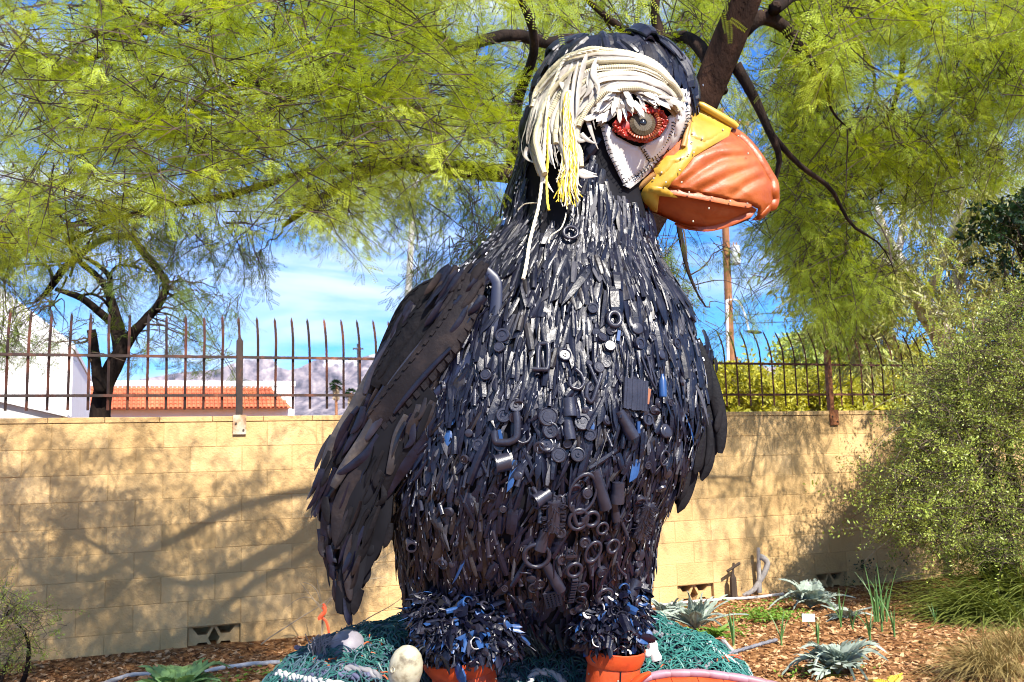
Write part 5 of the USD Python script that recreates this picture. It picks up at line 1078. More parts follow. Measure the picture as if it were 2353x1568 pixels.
# ---- face: cheeks, eye, brow
face_t = lambda x, y: surf_t(x, y)
cheek = None
for nm, poly, off, th in (('white_cheek', [(870, 690), (925, 690), (985, 775), (1100, 838), (1155, 852), (1212, 960), (1195, 1012), (1040, 1122), (1005, 1055), (920, 880)], .008, .014), ('white_cheek', [(1150, 850), (1290, 780), (1330, 715), (1345, 640), (1405, 600), (1392, 720), (1382, 800), (1320, 900), (1222, 960)], .016, .016), ('white_cheek', [(1368, 580), (1400, 500), (1460, 540), (1492, 600), (1472, 700), (1432, 800), (1380, 890), (1330, 912), (1392, 760)], .012, .014),
                           ('white_cheek', [(1192, 1012), (1215, 962), (1330, 902), (1302, 952), (1182, 1062), (1082, 1142), (1030, 1118)], .018, .012), ('white_forehead', [(1365, 490), (1440, 445), (1505, 408), (1545, 520), (1500, 562), (1420, 530)], .006, .016), ('white_cheek', [(1480, 560), (1520, 560), (1500, 660), (1470, 700)], .004, .012)):
    bird.part(nm, pillow(zbs(poly), lambda x, y: face_t(x, y) + off, th, 6, 7), MAT['white_plastic_look'], smooth=50)
def face_curve(pts, off, n=16):
    p = smooth_path(np.array(pts, float), n); P, N = BODY.hit(p[:, 0], p[:, 1]); return P + N * off, N
stitch = []
for L_, n in (([(880, 700), (925, 880), (1010, 1055), (1040, 1118)], 15), ([(1155, 856), (1205, 950)], 7), ([(1052, 1110), (1190, 1012)], 8), ([(1375, 700), (1330, 830), (1230, 950)], 15), ([(1470, 600), (1480, 650), (1440, 790), (1390, 880), (1340, 900)], 16), ([(1385, 490), (1440, 500), (1530, 510)], 9), ([(1110, 1090), (1210, 1010), (1310, 930)], 10)):
    p = smooth_path(np.array(zbs(L_)), n); tg = nrm(np.gradient(p, axis=0)); nr = np.stack([-tg[:, 1], tg[:, 0]], -1)
    for q, w in zip(p, nr):
        e = w * rw.uniform(3.5, 5.5); a, b = q - e, q + e + rw.normal(0, 1, 2); A_, N1 = BODY.hit(np.array([a[0], q[0], b[0]]), np.array([a[1], q[1], b[1]])); A_ = A_ - HN * np.array([.028, .042, .028])[:, None]; stitch.append(tube(A_, .0022, 4))
bird.part('stitches', merge(stitch), MAT['core_look'], kind='stuff')
eye_out = zbs([(972, 724), (1010, 672), (1075, 635), (1150, 615), (1262, 622), (1305, 655), (1302, 728), (1255, 780), (1178, 818), (1088, 800), (1015, 772)])
eye = bird.part('eye', pillow(eye_out, lambda x, y: face_t(x, y) + .02, .03, 6, 40), MAT['red_look'], smooth=50)
ec = np.array(zb(1168, 684)); et = float(face_t(np.array([ec[0]]), np.array([ec[1]]))[0]) + .056
eP = pq(ec[0], ec[1], et); ex, ey, en = frame(nrm(-HN + .12 * HS + [0, 0, .05])); Ri = 29 / PXM
iris_parts = []
for k in range(26):
    a0, a1 = 2 * np.pi * k / 26, 2 * np.pi * (k + .9) / 26; v = []
    for rr, hh in ((.28, .18), (.7, .16), (1, .0)):
        for a in (a0, a1): v.append([rr * math.cos(a), rr * math.sin(a), hh])
    v += [[.28 * math.cos(a), .28 * math.sin(a), -.2] for a in (a0, a1)] + [[math.cos(a), math.sin(a), -.2] for a in (a0, a1)]
    iris_parts.append((np.array(v), quads([[0, 2, 3, 1], [2, 4, 5, 3], [4, 8, 9, 5], [0, 6, 8, 4], [1, 5, 9, 7]])))
bird.part('iris', place(merge(iris_parts), eP, ex, ey, en, Ri), MAT['iris_look'], parent=eye)
bird.part('pupil', place(lathe([(0, .2), (.2, .19), (.3, .1), (.33, -.1)], 18), eP, ex, ey, en, Ri), MAT['pupil_look'], parent=eye, smooth=50)
if 0: bird.part('eye_white', pillow(zbs([(1030, 660), (1075, 650), (1075, 690), (1050, 690)]), lambda x, y: face_t(x, y) + .052, .006, 4, 4), MAT['white_plastic_look'], parent=eye)
ring = np.array(Polygon(eye_out).exterior.segmentize(3).coords)[:-1]; rim = []
B1 = blob(1, 1)
for q in ring:
    for _ in range(2):
        u_, w_ = q + rw.normal(0, 4.6, 2); P, N = BODY.hit(np.array(u_), np.array(w_)); P = P - HN * rw.uniform(.024, .052); s_ = rw.uniform(.0045, .009); rim.append(place(B1, P, *np.eye(3), s_))
rc = smooth_path(np.vstack([ring, ring[:1]]), 150); P, N = BODY.hit(rc[:, 0], rc[:, 1]); P = P - HN * .034; tv, tf_ = tube(P, .0155, 10, cap=False); cc = np.repeat(P, 10, axis=0); tv = cc + (tv - cc) * (1 + 1.5 * (meshkit.fbm(tv * 95, 2, 5) - .5))[:, None]
bird.part('eye_rim', merge(rim + [(tv, tf_)]), MAT['red_look'], parent=eye)
lash = []
for a in np.linspace(.0, 2 * np.pi, 40):
    q = ec + np.array([math.cos(a), math.sin(a)]) * 30.5 * np.array([1.12, .98]); q2 = ec + np.array([math.cos(a), math.sin(a)]) * 38 * np.array([1.12, .98])
    if q2[1] < ec[1] - 24: continue
    lash.append(tube([pq(q[0], q[1], et - .004), pq((q[0] + q2[0]) / 2, (q[1] + q2[1]) / 2, et + .002), pq(q2[0], q2[1], et - .02)], [.0045, .006, .0045], 6))
bird.part('lower_lid_beads', merge(lash), MAT['amber_look'], parent=eye, smooth=60)
# white feather scraps over the eye
scr = []
q = sample_poly(zbs([(840, 600), (900, 530), (1000, 470), (1160, 470), (1290, 530), (1345, 600), (1290, 578), (1150, 540), (1050, 570), (960, 640), (900, 650)]), 95, rw)
P, N = BODY.hit(q[:, 0], q[:, 1])
for i in range(len(q)):
    w = np.clip((q[i, 0] - 1374) / 160, 0, 1); d = nrm((HS * (w - .35) * 2.6 - np.array([0, 0, 1.0]) * (.35 + .3 * w)) + rw.normal(0, .16, 3)); n_ = nrm(N[i] + rw.normal(0, .12, 3)); x = nrm(np.cross(d, n_)); sc = SH[[0, 4, 7, 2][rw.integers(4)]]
    scr.append((sc, P[i] + N[i] * rw.uniform(.035, .065), x * rw.uniform(.016, .03), d * rw.uniform(.05, .10), np.cross(x, d) * .012))
for s_ in scr: bird.part('white_scrap', stamp(s_[0], s_[1][None], s_[2][None], s_[3][None], s_[4][None]), MAT['brow_look'])
# brow: sweeping strips and hoses
outer = smooth_path(np.array(zbs([(1392, 600), (1375, 500), (1320, 415), (1200, 310), (1050, 250), (850, 235), (690, 285), (565, 400), (480, 530), (430, 700), (395, 860), (420, 1010), (470, 1150)])), 40)
inner = smooth_path(np.array(zbs([(1370, 640), (1330, 590), (1250, 520), (1100, 480), (950, 505), (840, 590), (770, 680), (735, 770), (735, 880), (750, 960), (745, 1020), (740, 1040), (735, 1060)])), 40)
for k in range(93):
    w = np.clip((k % 31 + .5) / 31 + rw.normal(0, .02), 0, 1); layer = k // 31; n = int(rw.uniform(26, 40)); s0 = int(rw.uniform(0, 6))
    c = outer * (1 - w) + inner * w; c = c[s0:n] + np.cumsum(rw.normal(0, 1.1, (n - s0, 2)), axis=0) * .8
    if k % 9 == 4: c[-6:] += np.linspace(0, 1, 6)[:, None] ** 2 * [rw.uniform(10, 34), 4]
    hang = np.clip((c[:, 1] - 250) / 160, 0, 1); P, N = BODY.hit(c[:, 0], c[:, 1]); P = P + N * (.016 + .017 * layer + .022 * rw.uniform()) - HN * (.05 * hang)[:, None]
    hose = k % 6 == 2; r = rw.uniform(.007, .0165); m_ = len(P)
    if hose:
        P = smooth_path(P, 130); N = nrm(smooth_path(N, 130)); rr = .0125 * (1 + .16 * (np.arange(130) % 2)); rr[-3:] *= .9
        bird.part('brow_hose', tube(P, rr, 9), MAT['hose_look'], smooth=35)
    else:
        rr = r * np.interp(np.linspace(0, 1, m_), [0, .12, .8, 1], [.5, 1, .9, .12]); bird.part('brow_strip', tube(P, rr, 8, .34, nrm(N + rw.normal(0, .5, 3))), MAT['brow_look'], smooth=50)
for pts in ([(690, 820), (740, 850), (800, 820)], [(740, 800), (790, 850), (838, 868)], [(690, 1040), (760, 1080), (835, 1105)], [(700, 1060), (760, 1105), (832, 1100)], [(680, 1030), (740, 1060), (830, 1085)], [(400, 900), (385, 960), (440, 1010)], [(540, 880), (540, 990), (550, 1020)], [(470, 1000), (500, 1110), (556, 1215)], [(450, 960), (480, 1090), (545, 1200)], [(640, 880), (700, 980), (745, 1020)]):
    P, N = face_curve(zbs(pts), .03, 12); P = P - HN * .06; bird.part('brow_strip', tube(P, .011 * np.interp(np.linspace(0, 1, 12), [0, .4, 1], [1, 1, .15]), 8, .4, -HN), MAT['brow_look'], smooth=50)
for k in range(18):
    w = rw.uniform(0, .42); q0_ = outer[int(14 + rw.uniform(0, 8))] * (1 - w) + inner[int(14 + rw.uniform(0, 8))] * w; dn2 = rw.uniform(70, 190) * (1.1 - .4 * w); c = np.array([q0_, q0_ + [-16 + 14 * w + rw.normal(0, 5), dn2 * .4], q0_ + [-20 + 20 * w + rw.normal(0, 8), dn2 * .75], q0_ + [-12 + 22 * w + rw.normal(0, 14), dn2]]); c = smooth_path(c, 16); c[:, 0] = np.clip(c[:, 0], 1222, 1400)
    P, N = BODY.hit(c[:, 0], c[:, 1]); P = P + N * .03 - HN * (.02 + .05 * rw.uniform()) ; bird.part('brow_strip', tube(P, rw.uniform(.008, .015) * np.interp(np.linspace(0, 1, 16), [0, .15, .7, 1], [.4, 1, .9, .1]), 8, .3, nrm(-HN + rw.normal(0, .4, 3))), MAT['brow_look'], smooth=50)
SCRP = [(785, 328), (1020, 312), (1118, 318), (1225, 358), (1155, 415), (1165, 388), (1205, 598), (1290, 548), (1345, 660), (560, 580)]
for p in SCRP:
    P, N = BODY.hit(*(np.array(q) for q in zb(*p))); a, b, c = frame(N); bird.part('screw', place(SCREW, P + N * .07, a, b, c, .007), MAT['screw_look'], smooth=40)
# tassel of yellow and white fibre, and the long cord
ty, tw = [], []
for k in range(150):
    f_ = rw.uniform(0, 1); w = rw.uniform(-1, 1); end = np.interp(abs(w), [0, 1], [1330, 1230]) * .3 + rw.uniform(900, 1330) * .7
    pts = [(640 + 12 * w, 520 + 40 * rw.uniform()), (632 + 30 * w, 680), (645 + 42 * w, 860), (655 + 45 * w, 1040), (640 + 66 * w, min(end, 1180)), (645 + 85 * w + rw.normal(0, 10), end)]
    pts = [p for i, p in enumerate(pts) if i == 0 or p[1] > pts[i - 1][1] + 5]
    c = smooth_path(np.array(zbs(pts)), 22) + rw.normal(0, 1.5, (22, 2)) + np.cumsum(rw.normal(0, .7, (22, 2)), 0); P, N = BODY.hit(c[:, 0], c[:, 1]); P = P - HN * (.085 + .03 * rw.uniform()); (ty if (k % 3 == 0 or (end > 1230 and k % 2)) else tw).append(tube(P, .0024, 5))
tassel = bird.part('yellow_tassel', merge(ty), MAT['yellow_rope_look'], smooth=60); bird.part('white_fibres', merge(tw), MAT['white_fibre_look'], parent=tassel, smooth=60)
def cord(pts, r, mat, name, off=.09, n=60, label=None):
    c = smooth_path(np.array(zbs(pts)), n); P, N = BODY.hit(c[:, 0], c[:, 1]); P = P - HN * off; a = np.arange(n) * .9; t = nrm(np.gradient(P, axis=0)); s1 = nrm(np.cross(t, HN)); s2 = np.cross(t, s1); parts = []
    for ph in (0, 2.1, 4.2): parts.append(tube(P + r * .55 * (np.cos(a + ph)[:, None] * s1 + np.sin(a + ph)[:, None] * s2), r * .62, 5))
    bird.part(name, merge(parts), MAT[mat], smooth=60, label=label)
cord([(850, 235), (720, 262), (620, 300), (560, 420), (508, 560), (500, 640), (485, 820), (465, 1100), (440, 1300), (405, 1440), (375, 1570), (360, 1680), (335, 1800)], .0075, 'white_fibre_look', 'hanging_cord', .1, 110, 'long pale yellow cord hanging from the brow down the breast')
cord([(508, 640), (500, 760), (505, 950), (495, 1100), (500, 1260), (510, 1330)], .006, 'yellow_rope_look', 'hanging_cord', .095, 50)
cord([(440, 1260), (360, 1265), (300, 1310)], .003, 'white_fibre_look', 'hanging_cord', .05, 20)
cord([(630, 1330), (600, 1430), (520, 1500), (510, 1540)], .003, 'white_fibre_look', 'hanging_cord', .05, 20)

# ---- legs: cuffs of curled scraps, orange boots
def leg(rows, tc, n, seed, label):
    LF = Loft(rows, tc); lg = bird.part('leg', LF.mesh(26, 40, .02), MAT['core_look'], smooth=True, label=label); r = np.random.default_rng(seed)
    g = scatter_shards(LF, n, LF.z0 + .005, LF.z1 - .005, r, (.020, .045), .55, .9, None, (0, 2 * np.pi), .006); k = r.integers(0, len(SH), len(g[0])); tone = r.uniform(0, 1, len(g[0]))
    for nm, mt, mk in (('scraps', 'shard_look', tone < .76), ('light_scraps', 'cap_look', (tone >= .76) & (tone < .88)), ('blue_scraps', 'blue_plastic_look', tone >= .88)):
        bird.part(nm, merge([stamp(SH[i], *(q[mk & (k == i)] for q in g[:4])) for i in range(len(SH)) if (mk & (k == i)).any()]), MAT[mt], parent=lg, kind='stuff')
    for _ in range(48):
        z = r.uniform(LF.z0, LF.z1); th = r.uniform(.3, 2.9); P = LF.at(np.array(th), np.array(z)); N, Dn = LF.normal(np.array(th), np.array(z)); a = nrm(r.normal(0, 1, 3)); R = r.uniform(.014, .03); aa = np.linspace(0, r.uniform(2.5, 5.5), 12)
        x, y, _ = frame(nrm(N + r.normal(0, .5, 3))); bird.part('curl', tube(P + N * .035 + R * (np.cos(aa)[:, None] * x + np.sin(aa)[:, None] * y), .0055, 6, .5), MAT[['cap_look', 'shard_look', 'blue_plastic_look', 'white_plastic_look'][int(min(3, r.exponential(1.2)))]], parent=lg, smooth=50)
    return LF
leg([(1355, 990, 1100, .9), (1385, 968, 1145, .9), (1425, 958, 1178, .9), (1462, 966, 1186, .9), (1488, 980, 1182, .9), (1503, 992, 1160, .85)], .26, 1300, 201, 'left leg cuff of curled black and blue scraps')
leg([(1340, 1370, 1462, .9), (1385, 1340, 1472, .9), (1420, 1328, 1476, .9), (1452, 1330, 1470, .9), (1472, 1338, 1460, .9), (1486, 1350, 1445, .85)], .2, 1050, 202, 'right leg cuff of curled black scraps')
def boot(top, tc, r_rim, r_leg, tilt, label):
    P = pq(*top, tc); ax = nrm(np.array([0, 0, 1.0]) + HS * tilt - HN * .08); a = nrm(np.cross([0, 1, .1], ax)); b = np.cross(ax, a)
    bt_ = bird.part('boot', place(lathe([(r_leg * .93, 0.0), (r_leg * .97, -.05), (r_leg, -.10), (r_leg * 1.02, -.2), (r_leg * 1.05, -.30)], 28), P, a, b, ax), MAT['orange_boot_look'], smooth=40, label=label)
    bird.part('boot_cuff', place(lathe([(r_rim * .96, .012), (r_rim, .008), (r_rim * .985, -.02), (r_leg * 1.05, -.052), (r_leg * 1.02, -.058), (r_leg * .98, -.05)], 28), P, a, b, ax), MAT['orange_boot_look'], parent=bt_, smooth=40)
    for k in range(10):
        an = 2 * np.pi * k / 10; d = a * math.cos(an) + b * math.sin(an); bird.part('screw', place(SCREW, P + d * (r_leg * 1.02) - ax * (.1 if k % 2 else .17), np.cross(ax, d), ax, d, .005), MAT['screw_look'], parent=bt_)
    d = nrm(-HN + .15 * HS); bird.part('boot_seam', tube([P + d * r_leg * 1.005 - ax * .06, P + d * r_leg * 1.06 - ax * .29], .0035, 4), MAT['core_look'], parent=bt_)
boot((1060, 1512), .26, .172, .143, -.12, 'left orange plastic boot under the ragged cuff')
boot((1413, 1494), .2, .138, .12, .1, 'right orange plastic boot under the ragged cuff')
# webbed foot with a pinkish segmented rim
fp_ = [(1455, 1570), (1505, 1553), (1540, 1548), (1600, 1547), (1660, 1553), (1720, 1562), (1790, 1578), (1880, 1602)]
fc = np.array([pq(x, y, .30) for x, y in fp_]); zf = fc[:, 2].copy()
foot_pts = np.vstack([fc + [0, 0, -.02], (fc + (-HN) * .35)[::-1] + [0, 0, -.10]]); n_f = len(fc)
fm = (np.vstack([foot_pts, foot_pts - [0, 0, .06]]), None)
ft_ = []
for k in range(n_f - 1):
    a_, b_, c_, e_ = fc[k], fc[k + 1], fc[k + 1] - HN * .4 - [0, 0, .09], fc[k] - HN * .4 - [0, 0, .09]
    v = np.array([a_, b_, c_, e_]); g = (v - v.mean(0)) * .97 + v.mean(0); v = np.vstack([g + [0, 0, -.012], g + [0, 0, -.06]]); bird.part('foot_plate', (v, quads([[0, 3, 2, 1], [4, 5, 6, 7], [0, 1, 5, 4], [1, 2, 6, 5], [2, 3, 7, 6], [3, 0, 4, 7]])), MAT['orange_boot_look'])
rimp = smooth_path(fc, 40)
for k in range(0, 39, 4):
    seg = rimp[k:k + 5]; bird.part('foot_rim_segment', tube(seg, [.0165] + [.0185] * (len(seg) - 2) + [.0165], 10), MAT['pink_look'], smooth=50)
tp = [pq(1440, 1590, .32), pq(1470, 1560, .32), pq(1492, 1548, .30)]
bird.part('toe_strip', tube(smooth_path(tp, 8), [.03, .034, .036, .036, .034, .03, .026, .02], 8, .5), MAT['orange_boot_look'], smooth=50)

# ================================================================ heap of nets and ropes round the bird's feet
look('net_look', [(0, (.012, .06, .06)), (.5, (.03, .155, .135)), (1, (.10, .33, .27))], scale=5, rough=.5, island=.6)
look('net_bright_look', [(0, (.018, .09, .085)), (.5, (.05, .24, .20)), (1, (.2, .45, .38))], scale=5, rough=.5, island=.6)
look('net_dark_look', [(0, (.02, .05, .075)), (.6, (.05, .10, .13)), (1, (.08, .2, .2))], scale=5, rough=.7, island=.5)
look('heap_look', [(0, (.015, .02, .03)), (.5, (.05, .06, .085)), (1, (.13, .13, .17))], scale=9, rough=.95, bump=.8, bscale=40)
look('grey_rope_look', [(0, (.10, .10, .115)), (.5, (.22, .215, .23)), (1, (.36, .35, .35))], scale=12, rough=.85, island=.4)
look('lavender_rope_look', [(0, (.04, .045, .10)), (.6, (.12, .125, .2)), (1, (.26, .26, .34))], scale=12, rough=.85, island=.5)
look('white_rope_look', [(0, (.34, .335, .33)), (1, (.55, .54, .53))], scale=12, rough=.8, island=.3)
look('orange_rope_look', [(0, (.45, .09, .03)), (1, (.62, .2, .08))], scale=8, rough=.6, island=.5)
look('float_look', [(0, (.05, .04, .03)), (.2, (.2, .17, .11)), (.4, (.40, .37, .26)), (1, (.55, .53, .41))], scale=9, rough=.5, bump=.12, detail=8)
look('pale_float_look', [(0, (.16, .145, .17)), (1, (.3, .285, .33))], scale=5, rough=.55, bump=.1)
rn = np.random.default_rng(301)
def heap_h(s, t):
    l = np.where(s < 0, 1.64, 1.2); q = (np.abs(s) / l) ** 3 + (np.abs(t + .3) / np.where(t > -.3, 1.0, .9)) ** 2.6
    dip = 1 - .66 * np.exp(-((s - .05) / .72) ** 4) * np.clip((t + .25) / .4, 0, 1)
    return np.where(s < 0, .65, .60) * np.clip(1 - q, 0, 1) ** .85 * dip
def heap(s, t, off=0.0):
    s, t = np.asarray(s, float), np.asarray(t, float); p = wld(s, t, heap_h(s, t)); w = (meshkit.fbm(p * 5, 3, 9) - .5) * .16 * np.clip(heap_h(s, t) / .1, 0, 1); p[..., 2] += w + off - .01; return p
s_, t_ = np.meshgrid(np.linspace(-1.8, 1.32, 110), np.linspace(-1.25, .75, 80), indexing='ij'); HP = heap(s_, t_, -.02)
out_ = heap_h(s_, t_) <= 0; HP[out_, 2] = -.06
a, b = np.meshgrid(np.arange(109), np.arange(79), indexing='ij')
pile = Thing('net_heap', 'heap of tangled teal fishing net and old rope round the boots', 'fishing net', wld(0., -.3, 0.))
pile.part('rag_bed', (HP.reshape(-1, 3), quads(np.stack([a * 80 + b, a * 80 + b + 1, (a + 1) * 80 + b + 1, (a + 1) * 80 + b], -1).reshape(-1, 4))), MAT['heap_look'], smooth=True)
def walks(n, k, step, wig, off0, off1, box_, loop=0.0):
    s = rn.uniform(box_[0], box_[1], n); t = rn.uniform(box_[2], box_[3], n); a = rn.uniform(0, 2 * np.pi, n); cur = rn.normal(0, wig, n); out = []
    oo = off0 + (off1 - off0) * rn.uniform(0, 1, n)
    for i in range(k):
        o = oo + loop * np.abs(np.sin(np.linspace(0, 3 * np.pi, k)[i] + a)); out.append(heap(s, t, 0) + np.array([0, 0, 1.0]) * o[:, None]); a = a + cur + rn.normal(0, wig, n); s = s + step * np.cos(a); t = t + step * np.sin(a) * .8
    P = np.stack(out, 1); q = heap_h(*loc(P)[:2]); keep = q.min(1) > .005; return P[keep]
LEFT, RIGHT, MID = (-1.7, -.38, -.6, .6), (.42, 1.25, -.6, .55), (-.4, .45, -.5, .35)
def net_patch(box_, n1, off):
    """diamond mesh draped on the heap"""
    out = []
    for fam in (0, 1):
        for c in np.linspace(-1.6, 1.6, n1):
            u = np.linspace(-1.3, 1.3, 60); sx = c + u * .7 if fam == 0 else c - u * .7; tx = u * .75 - .3
            p = np.stack([sx, tx, 0 * u], -1); w = (meshkit.fbm(p * 3 + fam * 5, 2, 3) - .5) * .22; w2 = (meshkit.fbm(p * 3 + 9, 2, 4) - .5) * .22
            S_, T_ = sx + w, tx + w2; ok = (S_ > box_[0]) & (S_ < box_[1]) & (T_ > box_[2]) & (T_ < box_[3]) & (heap_h(S_, T_) > .01)
            idx = np.where(ok)[0]
            if len(idx) < 6: continue
            P = heap(S_[idx], T_[idx], off); out.append(tube(P, .0028, 4))
    return merge(out)
pile.part('draped_mesh', net_patch((-1.75, -.2, -1, .65), 52, .018), MAT['net_look'], smooth=60, kind='stuff')
pile.part('draped_mesh', net_patch((.3, 1.3, -1, .6), 56, .02), MAT['net_look'], smooth=60, kind='stuff')
for bx, n, nm in ((LEFT, 760, 'net_look'), (RIGHT, 700, 'net_bright_look'), (MID, 300, 'net_look'), (LEFT, 420, 'net_dark_look'), (MID, 240, 'net_dark_look')):
    P = walks(n, 18, .02, .3, .008, .04, bx, .03); pile.part('net_strands', many_tubes(P, .0034), MAT[nm], kind='stuff')
def twisted(P, r, strands=3, pitch=.9):
    n = len(P); a = np.cumsum(np.r_[0, np.linalg.norm(np.diff(P, axis=0), axis=1)]) / r * pitch; t = nrm(np.gradient(P, axis=0)); s1 = nrm(np.cross(t, [.05, .1, 1.0])); s2 = np.cross(t, s1)
    return merge([tube(P + r * .52 * (np.cos(a + ph)[:, None] * s1 + np.sin(a + ph)[:, None] * s2), r * .62, 6) for ph in np.arange(strands) * 2 * np.pi / strands])
def heap_hit(vx, vy, lift=.01):
    vx, vy = np.atleast_1d(np.asarray(vx, float)), np.atleast_1d(np.asarray(vy, float)); T = np.linspace(.75, -.9, 166); P = pq(vx[:, None], vy[:, None], T[None] + 0 * vx[:, None]); s, t, z = loc(P)
    w = (meshkit.fbm(wld(s, t, heap_h(s, t)) * 5, 3, 9) - .5) * .16 * np.clip(heap_h(s, t) / .1, 0, 1); h = heap_h(s, t) + w + lift; k = np.argmax(z <= h, axis=1); hit = (z <= h).any(1); out = P[np.arange(len(vx)), k]; g = at_z(vx, vy, .03); return np.where(hit[:, None], out, g)
def rope(pts, r, mat, n=60, tc=.1, label=None):
    r = r * (.95 if mat == 'white_rope_look' else .68)
    p = smooth_path(np.array(pts, float)[:, :2], n); P = heap_hit(p[:, 0], p[:, 1]) + np.array([0, 0, r * 1.1]); P = smooth_path(P[::4], n); pile.part('rope', twisted(P, r), MAT[mat], smooth=60, label=label)
for pts, r, m_ in (([(655, 1575, .12), (690, 1552, .1), (720, 1552, .12), (800, 1540, .15), (860, 1575, .2)], .022, 'lavender_rope_look'), ([(660, 1592, .2), (700, 1568, .18), (760, 1560, .2), (840, 1570, .22)], .024, 'lavender_rope_look'), ([(700, 1500, .0), (740, 1520, .05), (700, 1550, .1), (665, 1562, .12)], .02, 'lavender_rope_look'), ([(780, 1548, .2), (840, 1552, .2), (880, 1575, .25)], .026, 'grey_rope_look'),
                  ([(640, 1560, .16), (700, 1575, .2), (800, 1590, .25)], .022, 'white_rope_look'), ([(1520, 1530, .12), (1570, 1522, .1), (1630, 1518, .05), (1680, 1505, .0)], .014, 'grey_rope_look'), ([(1580, 1540, .12), (1600, 1515, .12), (1625, 1512, .12), (1650, 1538, .12)], .016, 'grey_rope_look'), ([(1600, 1543, .14), (1620, 1520, .14), (1645, 1520, .14), (1668, 1542, .14)], .016, 'grey_rope_look'), ([(1620, 1545, .13), (1640, 1526, .13), (1665, 1524, .13), (1690, 1545, .13)], .016, 'grey_rope_look'),
                  ([(1640, 1480, -.1), (1672, 1512, .0), (1700, 1545, .1), (1712, 1572, .15)], .018, 'white_rope_look'), ([(1660, 1475, -.1), (1690, 1512, .0), (1712, 1540, .1), (1725, 1570, .15)], .018, 'white_rope_look'), ([(1630, 1490, -.05), (1665, 1520, .05), (1705, 1548, .12)], .018, 'white_rope_look'), ([(1510, 1440, -.2), (1560, 1448, -.2), (1600, 1470, -.15)], .018, 'grey_rope_look'), ([(1500, 1460, -.1), (1540, 1470, -.1), (1590, 1468, -.1)], .02, 'grey_rope_look'), ([(1500, 1565, .2), (1520, 1540, .2), (1512, 1515, .15), (1500, 1500, .1)], .016, 'grey_rope_look'),
                  ([(1120, 1570, .3), (1150, 1550, .3), (1180, 1565, .3), (1200, 1590, .3)], .018, 'grey_rope_look'), ([(1140, 1580, .32), (1170, 1558, .32), (1198, 1572, .32)], .018, 'grey_rope_look'), ([(1215, 1590, .25), (1235, 1555, .25), (1270, 1560, .25), (1300, 1590, .25)], .02, 'white_rope_look'), ([(820, 1490, .05), (870, 1500, .1), (900, 1530, .15)], .016, 'lavender_rope_look')):
    rope(pts, r, m_)
for c in ((835, 1500), (745, 1520), (770, 1535), (1620, 1475), (1655, 1515), (870, 1560), (850, 1475), (1545, 1530)):
    ps = []
    for k in range(9): P0 = heap_hit(c[0] + rn.normal(0, 8), c[1] + rn.normal(0, 6))[0]; d = rn.normal(0, .025, 3) * [1, 1, .4]; ps.append(tube(smooth_path([P0, P0 + d + [0, 0, .012], P0 + d * 1.8], 6), .0032, 5))
    pile.part('orange_twine', merge(ps), MAT['orange_rope_look'])
fr = []
for k in range(46): P0 = heap_hit(735 + rn.normal(0, 9), 1512 + rn.normal(0, 4))[0]; fr.append(tube(smooth_path([P0, P0 + HS * rn.normal(.0, .02) + [0, 0, .05], P0 + HS * rn.normal(.02, .035) + [0, 0, rn.uniform(.07, .11)]], 6), .002, 4))
pile.part('frayed_rope_end', merge(fr), MAT['grey_rope_look'])
def float_ball(pix, t, rx, rz, mat, label, hole, tiltx=0.0):
    P = pq(*pix, t); pr = [(0, -1), (.35, -.96), (.7, -.76), (.92, -.42), (1, 0), (.95, .36), (.78, .68), (.5, .9), (.22, .99), (.16, 1.02), (.12, .94), (0, .9)]
    ax = nrm(np.array([0, 0, 1.0]) * .9 + HS * tiltx + HN * -.25); x = nrm(np.cross([0, 1, .2], ax)); y = np.cross(ax, x)
    th = Thing('net_float', label, 'float', P - [0, 0, rz]); b_ = th.part('shell', place(lathe([(r * rx, z * rz) for r, z in pr], 28), P, x, y, ax), MAT[mat], smooth=50)
    h = nrm(hole[0] * HS - HN + [0, 0, hole[1]]); q = P + (h * [1, 1, 1]) * rx * .93; a1, b1, c1 = frame(h); th.part('eyelet', place(lathe([(.0, .1), (.5, .1), (.62, .45), (.85, .5), (1, .2), (1.02, -.6)], 16), q, a1, b1, c1, rx * .2), MAT[mat], smooth=50)
float_ball((932, 1538), .42, .073, .102, 'float_look', 'large cream oval float with black scuffs beside the left orange boot', (-.9, .2), .18)
float_ball((798, 1490), -.06, .088, .082, 'pale_float_look', 'pale lavender float under the teal net left of the bird', (.55, .05), -.3)
#float_ball((1185, 1590), .40, .06, .06, 'pale_float_look', 'small pale float between the two orange boots', (.1, .3), .0)
P = pq(1500, 1488, .16)
solo('white_crumpled_bottle', merge([place(lathe([(0, -1), (.8, -1), (.9, -.8), (.7, -.3), (.95, .1), (.8, .5), (.35, .75), (.35, 1), (0, 1)], 9), P, nrm(HS + [0, 0, .3]) * .028, -HN * .02, nrm(np.array([0, 0, 1.]) - .3 * HS) * .06), place(blob(1, 1), pq(1487, 1502, .17), *(np.eye(3) * .02))]), MAT['white_plastic_look'], 'crumpled white plastic bottle wedged beside the right leg', 'bottle', P - [0, 0, .06], smooth=30)

